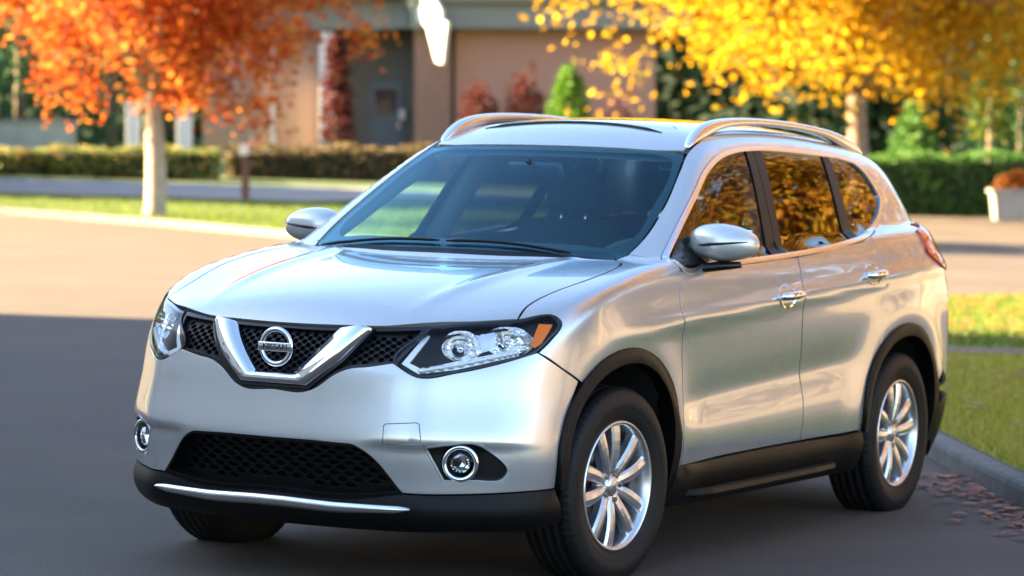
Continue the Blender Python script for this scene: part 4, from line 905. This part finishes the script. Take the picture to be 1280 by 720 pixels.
# cowl and wipers
CW = [(-.17, 0), (-.187, .23), (-.25, .462), (-.32, .655), (-.36, .66), (-.33, .462), (-.27, .23), (-.255, 0)]
sheet('wiper_cowl', top_pt, curve(CW + [(x, -y) for x, y in CW[-2:0:-1]], .03), PLASTIC, car, off=-.004, lip=.03, step=.03, gap=0)
for y0, y1 in ((.50, -.02), (-.05, -.62)):
    ys = np.linspace(y0, y1, 14); xs_ = -.262 - .36 * ys**2 * .42 - .012 * np.sin(np.linspace(0, math.pi, 14))
    P = top_pt(np.stack([xs_, ys], 1)); N = normal(P); P = P + N * .008
    link('wiper', mesh('wiper', *tube(P.tolist(), [.003] + [.006] * 12 + [.003], 8)), PLASTIC, car)
def tail(mirror):
    L = [(0, .40, 0), (.30, .40, 0), (.62, .42, 0), (.95, .50, 0), (1.36, .58, 1), (1.395, .62, 0), (1.40, .95, 0), (1.36, 1.30, 1), (.98, 1.42, 0), (.62, 1.50, 1), (0, 1.52, 0)]
    return None
TL_ = [(0, .40, 0), (.35, .405, 0), (.70, .425, 0), (.86, .52, 0), (.985, .585, 1)]
tl_up = tail_ab(cast(np.array([(-3.262, 1.5, .62), (-3.292, 1.5, .95), (-3.292, 1.5, 1.22)]), [[0, -1., 0]], 0, 1.4)[0]).tolist()
TLo = [(0, .40, 0), (.35, .405, 0), (.60, .43, 1)] + [(tl_up[0][0], .60, 1), (*tl_up[0], 0), (*tl_up[1], 0), (*tl_up[2], 1), (.72, 1.30, 0), (.60, 1.36, 1), (0, 1.36, 0)]
sheet('tailgate', tail_pt, curve(TLo + [(-a, b, c) for a, b, c in TLo[-2:0:-1]], .03), PAINT, car, step=.04)
# rear glass and spoiler
RG = [(0, 1.365, 0), (.60, 1.365, 1), (.50, 1.50, 1), (0, 1.53, 0)]
sheet('rear_window', tail_pt, curve(RG + [(-a, b, c) for a, b, c in RG[-2:0:-1]], .04), PRIV, car, off=-.004, lip=.01, step=.06)
RB = [(0, .40, 0), (.35, .40, 0), (.60, .425, 0), (tl_up[0][0] - .05, .500, 0), (tl_up[0][0] + .07, .470, 0), (tl_up[0][0] + .12, .40, 1), (tl_up[0][0] + .05, .28, 0), (.40, .24, 0), (0, .24, 0)]
sheet('rear_bumper', tail_pt, curve(RB + [(-a, b, c) for a, b, c in RB[-2:0:-1]], .03), PLASTIC, car, off=.006, lip=.03, step=.04, gap=0)
def taillight(mirror):
    L = tail_ab(cast(np.array([(-2.99, 1.5, 1.235), (-3.00, 1.5, 1.165), (-3.12, 1.5, 1.135), (-3.29, 1.5, 1.12)]), [[0, -1., 0]], 0, 1.4)[0]).tolist()
    t = tl_up[2][0]
    pts = [(L[0][0], 1.245, 1), (L[1][0], 1.15, 1), (L[2][0], 1.09, 0), (L[3][0], 1.06, 0), (.70, 1.04, 1), (.66, 1.10, 0), (.72, 1.24, 1), (t, 1.27, 0)]
    h = sheet('tail_light', tail_pt, curve(pts, .02), RED, car, off=.010, lip=.02, step=.025, gap=0, mirror=mirror)
    return h
both(taillight)
SP = [(-3.16, 0), (-3.14, .30), (-3.08, .56), (-3.30, .56), (-3.40, .30), (-3.42, 0)]

# --- roof rails
def rail(mirror):
    s = -1 if mirror else 1; V, F = [], []
    xs = [-1.135, -1.17, -1.22, -1.30, -1.42, -1.60, -1.90, -2.30, -2.60, -2.78, -2.90, -2.98, -3.02]
    top = [.006, .022, .040, .055, .060, .060, .059, .059, .057, .052, .040, .022, .006]
    bot = [-.01, -.01, -.01, -.01, .012, .024, .027, .027, .020, -.01, -.01, -.01, -.01]
    wd = [.012, .022, .026, .028, .027, .026, .025, .025, .026, .027, .020, .017, .010]
    yc = [.565, .562, .559, .556, .553, .550, .547, .545, .543, .541, .540, .539, .538]
    P = top_pt(np.array(list(zip(xs, yc)))); k = 10
    for i in range(len(xs)):
        z0, z1, w_ = P[i][2] + bot[i], P[i][2] + top[i], wd[i]; zc, hz = (z0 + z1) / 2, (z1 - z0) / 2
        for j in range(k):
            t = 2 * math.pi * j / k; c_, s_ = math.cos(t), math.sin(t)
            V.append((xs[i], (yc[i] + w_ * math.copysign(abs(c_)**.7, c_)) * s, zc + hz * math.copysign(abs(s_)**.7, s_)))
    for i in range(len(xs) - 1):
        for j in range(k): F.append((i * k + j, i * k + (j + 1) % k, (i + 1) * k + (j + 1) % k, (i + 1) * k + j))
    F += [tuple(range(k))[::-1], tuple(range((len(xs) - 1) * k, len(xs) * k))]
    bm = bmesh.new(); vs = [bm.verts.new(v) for v in V]; [bm.faces.new([vs[i] for i in f]) for f in F]; bmesh.ops.recalc_face_normals(bm, faces=bm.faces)
    o = bm_obj('roof_rail', bm, SATIN, car, True); md = o.modifiers.new('s', 'SUBSURF'); md.levels = md.render_levels = 2; return o
both(rail)

# --- door mirrors
def mirror_(mirror):
    s = -1 if mirror else 1; cx, cy, cz = -.735, .930, 1.228
    V, F = [], []; n, k = 40, 20
    for i in range(k + 1):
        ph = -math.pi / 2 + math.pi * i / k
        for j in range(n):
            t = 2 * math.pi * j / n
            a, b, c = math.cos(ph) * math.cos(t), math.cos(ph) * math.sin(t), math.sin(ph)
            sp = lambda q, e: math.copysign(abs(q)**e, q)
            x = .095 * sp(a, .9); y = .136 * sp(b, .82); z = .073 * sp(c, .78)
            if x < 0: x *= .35
            x -= .16 * max(0, y + .02)**1.0 * .9                # sweeps back towards its tip
            z *= 1 - .18 * max(0, y / .13); z += .02 * y / .13 * -.2
            V.append((x, y, z))
    for i in range(k):
        for j in range(n): F.append((i * n + j, i * n + (j + 1) % n, (i + 1) * n + (j + 1) % n, (i + 1) * n + j))
    def tr(vs): return [(cx + p[0], (cy + p[1]) * s, cz + p[2]) for p in vs]
    bm = bmesh.new(); vs = [bm.verts.new(p) for p in tr(V)]; [bm.faces.new([vs[q] for q in f]) for f in F]
    bmesh.ops.remove_doubles(bm, verts=bm.verts, dist=1e-5); bmesh.ops.recalc_face_normals(bm, faces=bm.faces)
    root = bm_obj('side_mirror', bm, mat('mirror_shell', (.66, .665, .67), .30, .55, coat=.8) if not mirror else bpy.data.materials['mirror_shell'], car, True)
    # slim dark signal slot
    path = []
    for q in np.linspace(0, 1, 12):
        y = -.070 + .185 * q; x = .095 * max(0, 1 - (abs(y) / .136)**2.44)**.45 - .144 * max(0, y + .02); path.append((cx + x - .0015, (cy + y) * s, cz - .010 + .016 * q))
    link('signal_slot', mesh('signal_slot', *tube(path, [.0015, .005, .0065, .0065, .006, .006, .0055, .005, .0045, .004, .003, .0015], 8)), GLOSSBLACK, root)
    V, F = tube([(-.66, .84 * s, 1.125), (-.68, .88 * s, 1.135), (-.71, .92 * s, 1.145), (-.745, 1.00 * s, 1.158)], [.032, .030, .030, .020], 14)
    link('mirror_foot', mesh('mirror_foot', [(x, y, 1.128 + (z - 1.128) * .62) for x, y, z in V], F), GLOSSBLACK, root)
    bm = bmesh.new(); box(bm, (cx - .034, cy * s, cz), (.004, .20, .10), bev=.0015); bm_obj('mirror_glass', bm, CHROME, root)
    return root
both(mirror_)

# --- wheels
def wheel(x, s, steer):
    R = .362
    root = bpy.data.objects.new('wheel', None); COL.objects.link(root)
    T = [(.222, -.085), (.240, -.098), (.275, -.110), (.310, -.113), (.335, -.108), (.351, -.097), (.3585, -.082)]
    for g in (-.055, -.018, .018, .055): T += [(R - .0005 * abs(g) * 40, g - .0055), (R - .009, g - .004), (R - .009, g + .004), (R - .0005 * abs(g) * 40, g + .0055)]
    T += [(.3585, .082), (.351, .096), (.346, .100), (.335, .107), (.310, .113), (.288, .1125), (.284, .1105), (.268, .1085), (.250, .101), (.238, .094), (.226, .088)]
    V, F = lathe(T, 216)
    k_ = len(T)
    for i in range(216):                                    # tread blocks cut into the shoulders
        for j, (r, y) in enumerate(T):
            if .07 < abs(y) < .105 and r > .346 and (i % 3 == 0): f_ = (r - .006) / r; p = V[i * k_ + j]; V[i * k_ + j] = (p[0] * f_, p[1], p[2] * f_)
    ty = link('tyre', mesh('tyre', V, F), RUBBER)
    rim = link('rim', mesh('rim', *lathe([(.2375, .094), (.2365, .098), (.229, .099), (.224, .094), (.219, .086), (.214, .060), (.206, .02), (.203, -.09), (.222, -.098), (.236, -.096)], 80)), ALLOY)
    kids = []
    for i in range(5):
        for d in (-1, 1):
            a = 2 * math.pi * i / 5 + math.pi / 2 + d * .245 + .05
            a0 = 2 * math.pi * i / 5 + math.pi / 2 + d * .33 + .05
            sec = []
            for q in np.linspace(0, 1, 7):
                r = .040 + q * .184; th = a0 * (1 - q) + a * q; w_ = .0205 + .0085 * q; y = .066 + .010 * math.sin(q * math.pi) + .016 * q; dp = .034
                er = np.array([math.cos(th), 0, math.sin(th)]); et = np.array([-math.sin(th), 0, math.cos(th)]); ey = np.array([0, 1., 0])
                sec.append([er * r + et * b + ey * (y + c) for b, c in ((-w_, -dp), (-w_, -.007), (-w_ * .70, .001), (0, .004), (w_ * .70, .001), (w_, -.007), (w_, -dp))])
            n = 7; v = [tuple(p) for sct in sec for p in sct]; f = []
            for j in range(len(sec) - 1):
                for k in range(n - 1): f.append((j * n + k, j * n + k + 1, (j + 1) * n + k + 1, (j + 1) * n + k))
            me = mesh('spoke', v, f, False); bm = bmesh.new(); bm.from_mesh(me); bmesh.ops.recalc_face_normals(bm, faces=bm.faces); bm.to_mesh(me); bm.free(); kids.append(link('spoke', me, ALLOY))
    hub = link('hub', mesh('hub', *lathe([(.078, .030), (.076, .058), (.066, .068), (.046, .070), (.036, .062), (.034, .074), (.028, .078), (0, .079)], 48)), ALLOY)
    for i in range(5):
        bm = bmesh.new(); a = 2 * math.pi * (i + .5) / 5 + math.pi / 2
        r_ = bmesh.ops.create_cone(bm, segments=6, radius1=.011, radius2=.010, depth=.02, cap_ends=True); bmesh.ops.transform(bm, matrix=Matrix.Translation((.055 * math.cos(a), .069, .055 * math.sin(a))) @ Matrix.Rotation(-math.pi / 2, 4, 'X'), verts=r_['verts'])
        kids.append(bm_obj('wheel_nut', bm, STEEL))
    disc = link('brake_disc', mesh('brake_disc', *lathe([(.06, .012), (.09, .014), (.148, .014), (.148, -.006), (.06, -.006)], 60)), STEEL)
    bm = bmesh.new(); box(bm, (-.11, .004, .06), (.09, .07, .15), bev=.015); cal = bm_obj('brake_caliper', bm, STEEL)
    back = link('brake_back_plate', mesh('brake_back_plate', *lathe([(.0, -.03), (.2, -.032), (.2, -.05)], 40)), DARK)
    M = Matrix.Translation((x, .787 * s, .356)) @ Matrix.Rotation(steer, 4, 'Z') @ (Matrix.Rotation(math.pi, 4, 'Z') if s < 0 else Matrix.Identity(4)) @ Matrix.Rotation(.30 if x > -1 else .1, 4, 'Y')
    root.matrix_basis = M
    for o in [ty, rim, hub, disc, cal, back] + kids: o.parent = root
    mw = M.copy(); root.parent = car; root.matrix_parent_inverse = car.matrix_basis.inverted()
    return root
for x in (0, -2.706):
    for s in (1, -1): wheel(x, s, -.07 if x == 0 else 0)

# --- what is inside: wheel tubs, floor, cabin
for x, nm in ((0, 1), (-2.69, 2)):
    for s in (1, -1):
        V, F = lathe([(.455, .54), (.455, .86)], 40, 'y', (x, 0, .37), math.pi * 1.16, -.08 * math.pi)
        c = lathe([(.455, .54), (.0, .54)], 40, 'y', (x, 0, .37), math.pi * 1.16, -.08 * math.pi); V, F = join((V, F), c)
        link('wheel_tub', mesh('wheel_tub', [(a, b * s, c_) for a, b, c_ in V], F), DARK, car)
for nm, c, q in (('underbody', (-1.35, 0, .27), (4.0, 1.05, .10)), ('cabin_floor', (-1.35, 0, .30), (1.60, 1.60, .12)), ('radiator', (.62, 0, .50), (.30, 1.20, .40)), ('engine', (.2, 0, .75), (.9, 1.05, .30)), ('boot_floor', (-3.3, 0, .45), (.5, 1.1, .35))):
    bm = bmesh.new(); box(bm, c, q, bev=.01); bm_obj(nm, bm, DARK, car)
def inner_shell(mirror):
    L = xz([(-.50, .30, 1), (-.50, 1.10, 1), (-3.1, 1.18, 1), (-3.2, .9, 1), (-3.2, .62, 1), (-2.98, .78), (-2.7, .84), (-2.42, .78), (-2.25, .6), (-2.25, .30, 1)])
    return sheet('cabin_wall', side_pt, curve(L, .06), TRIM_IN, car, off=-.045, lip=0, step=.08, gap=0, mirror=mirror)
both(inner_shell)
sheet('headliner', top_pt, inset(roofL, -.02), TRIM_IN, car, off=-.04, lip=0, step=.08, gap=0)
bm = bmesh.new()                                           # dashboard: rounded wedge
prof = [(-.34, .70), (-.34, 1.085), (-.60, 1.115), (-.78, 1.105), (-.90, 1.06), (-.95, .96), (-.93, .80), (-.90, .60)]
vs = [[bm.verts.new((x, y, z - .05 * (abs(y) > .7))) for x, z in prof] for y in (-.76, -.62, -.2, .2, .62, .76)]
for a, b in zip(vs[:-1], vs[1:]):
    for i in range(len(prof) - 1): bm.faces.new((a[i], b[i], b[i + 1], a[i + 1]))
dash = bm_obj('dashboard', bm, mat('dash_plastic', (.022, .023, .026), .55), car)
bm = bmesh.new(); box(bm, (-.80, .37, 1.12), (.20, .36, .07), bev=.03); bm_obj('instrument_hood', bm, mat('dash_dark', (.015, .015, .017), .5), dash)
SWC = Vector((-1.02, .37, 1.035)); MW = Matrix.Translation(SWC) @ Matrix.Rotation(math.radians(-24), 4, 'Y')
V, F = torus(.185, .016, (0, 0, 0), 'x'); sw = link('steering_wheel', mesh('steering_wheel', [MW @ Vector(p) for p in V], F), mat('wheel_leather', (.06, .06, .062), .45), car)
bm = bmesh.new(); box(bm, (0, 0, 0), (.05, .16, .11), bev=.02); box(bm, (0, 0, 0), (.02, .36, .035), bev=.008); box(bm, (0, 0, -.09), (.02, .04, .17), bev=.008); bmesh.ops.transform(bm, matrix=MW, verts=bm.verts); bm_obj('steering_hub', bm, GLOSSBLACK, sw, True)
def seat(x, y, w_, name):
    bm = bmesh.new(); box(bm, (x + .10, y, .62), (.52, w_, .16), bev=.05); o = bm_obj(name, bm, SEAT, car, True)
    bm = bmesh.new(); box(bm, (0, 0, .32), (.13, w_, .66), bev=.055); bmesh.ops.transform(bm, matrix=Matrix.Translation((x - .16, y, .64)) @ Matrix.Rotation(-.30, 4, 'Y'), verts=bm.verts); bm_obj('seat_back', bm, SEAT, o, True)
    for dy in ((0,) if w_ < .8 else (-.36, .36)):
        bm = bmesh.new(); box(bm, (0, 0, 0), (.10, .26, .19), bev=.045); bmesh.ops.transform(bm, matrix=Matrix.Translation((x - .37, y + dy, 1.39)) @ Matrix.Rotation(-.15, 4, 'Y'), verts=bm.verts); bm_obj('headrest', bm, SEAT, o, True)
        for q in (-.06, .06): link('headrest_post', mesh('headrest_post', *tube([(x - .345, y + dy + q, 1.22), (x - .365, y + dy + q, 1.33)], .006, 8)), SATIN, o)
for y in (.38, -.38): seat(-1.62, y, .50, 'front_seat')
seat(-2.52, 0, 1.25, 'rear_seat')
bm = bmesh.new(); box(bm, (0, 0, 0), (.035, .25, .075), bev=.014); bmesh.ops.transform(bm, matrix=Matrix.Translation((-.93, 0, 1.475)) @ Matrix.Rotation(.1, 4, 'Y'), verts=bm.verts); rvm = bm_obj('rear_view_mirror', bm, GLOSSBLACK, car, True)
link('mirror_stem', mesh('mirror_stem', *tube([(-.86, 0, 1.515), (-.92, 0, 1.49)], .012, 8)), GLOSSBLACK, rvm)
for s in (1, -1):                                          # inside faces of the pillars
    P = side_pt(np.array(xz([(-.45, 1.17), (-.7, 1.31), (-.95, 1.44), (-1.15, 1.53)]))); N = normal(P); Q = P - N * .05
    link('pillar_trim', mesh('pillar_trim', *tube([(a, (b - .01) * s, c) for a, b, c in Q], .035, 10)), TRIM_IN, car)
    link('pillar_trim', mesh('pillar_trim', *tube([(-1.42, .80 * s, 1.10), (-1.52, .70 * s, 1.35), (-1.60, .60 * s, 1.54)], .05, 10)), TRIM_IN, car)
    link('pillar_trim', mesh('pillar_trim', *tube([(-2.42, .78 * s, 1.15), (-2.47, .68 * s, 1.35), (-2.50, .58 * s, 1.55)], .04, 10)), TRIM_IN, car)
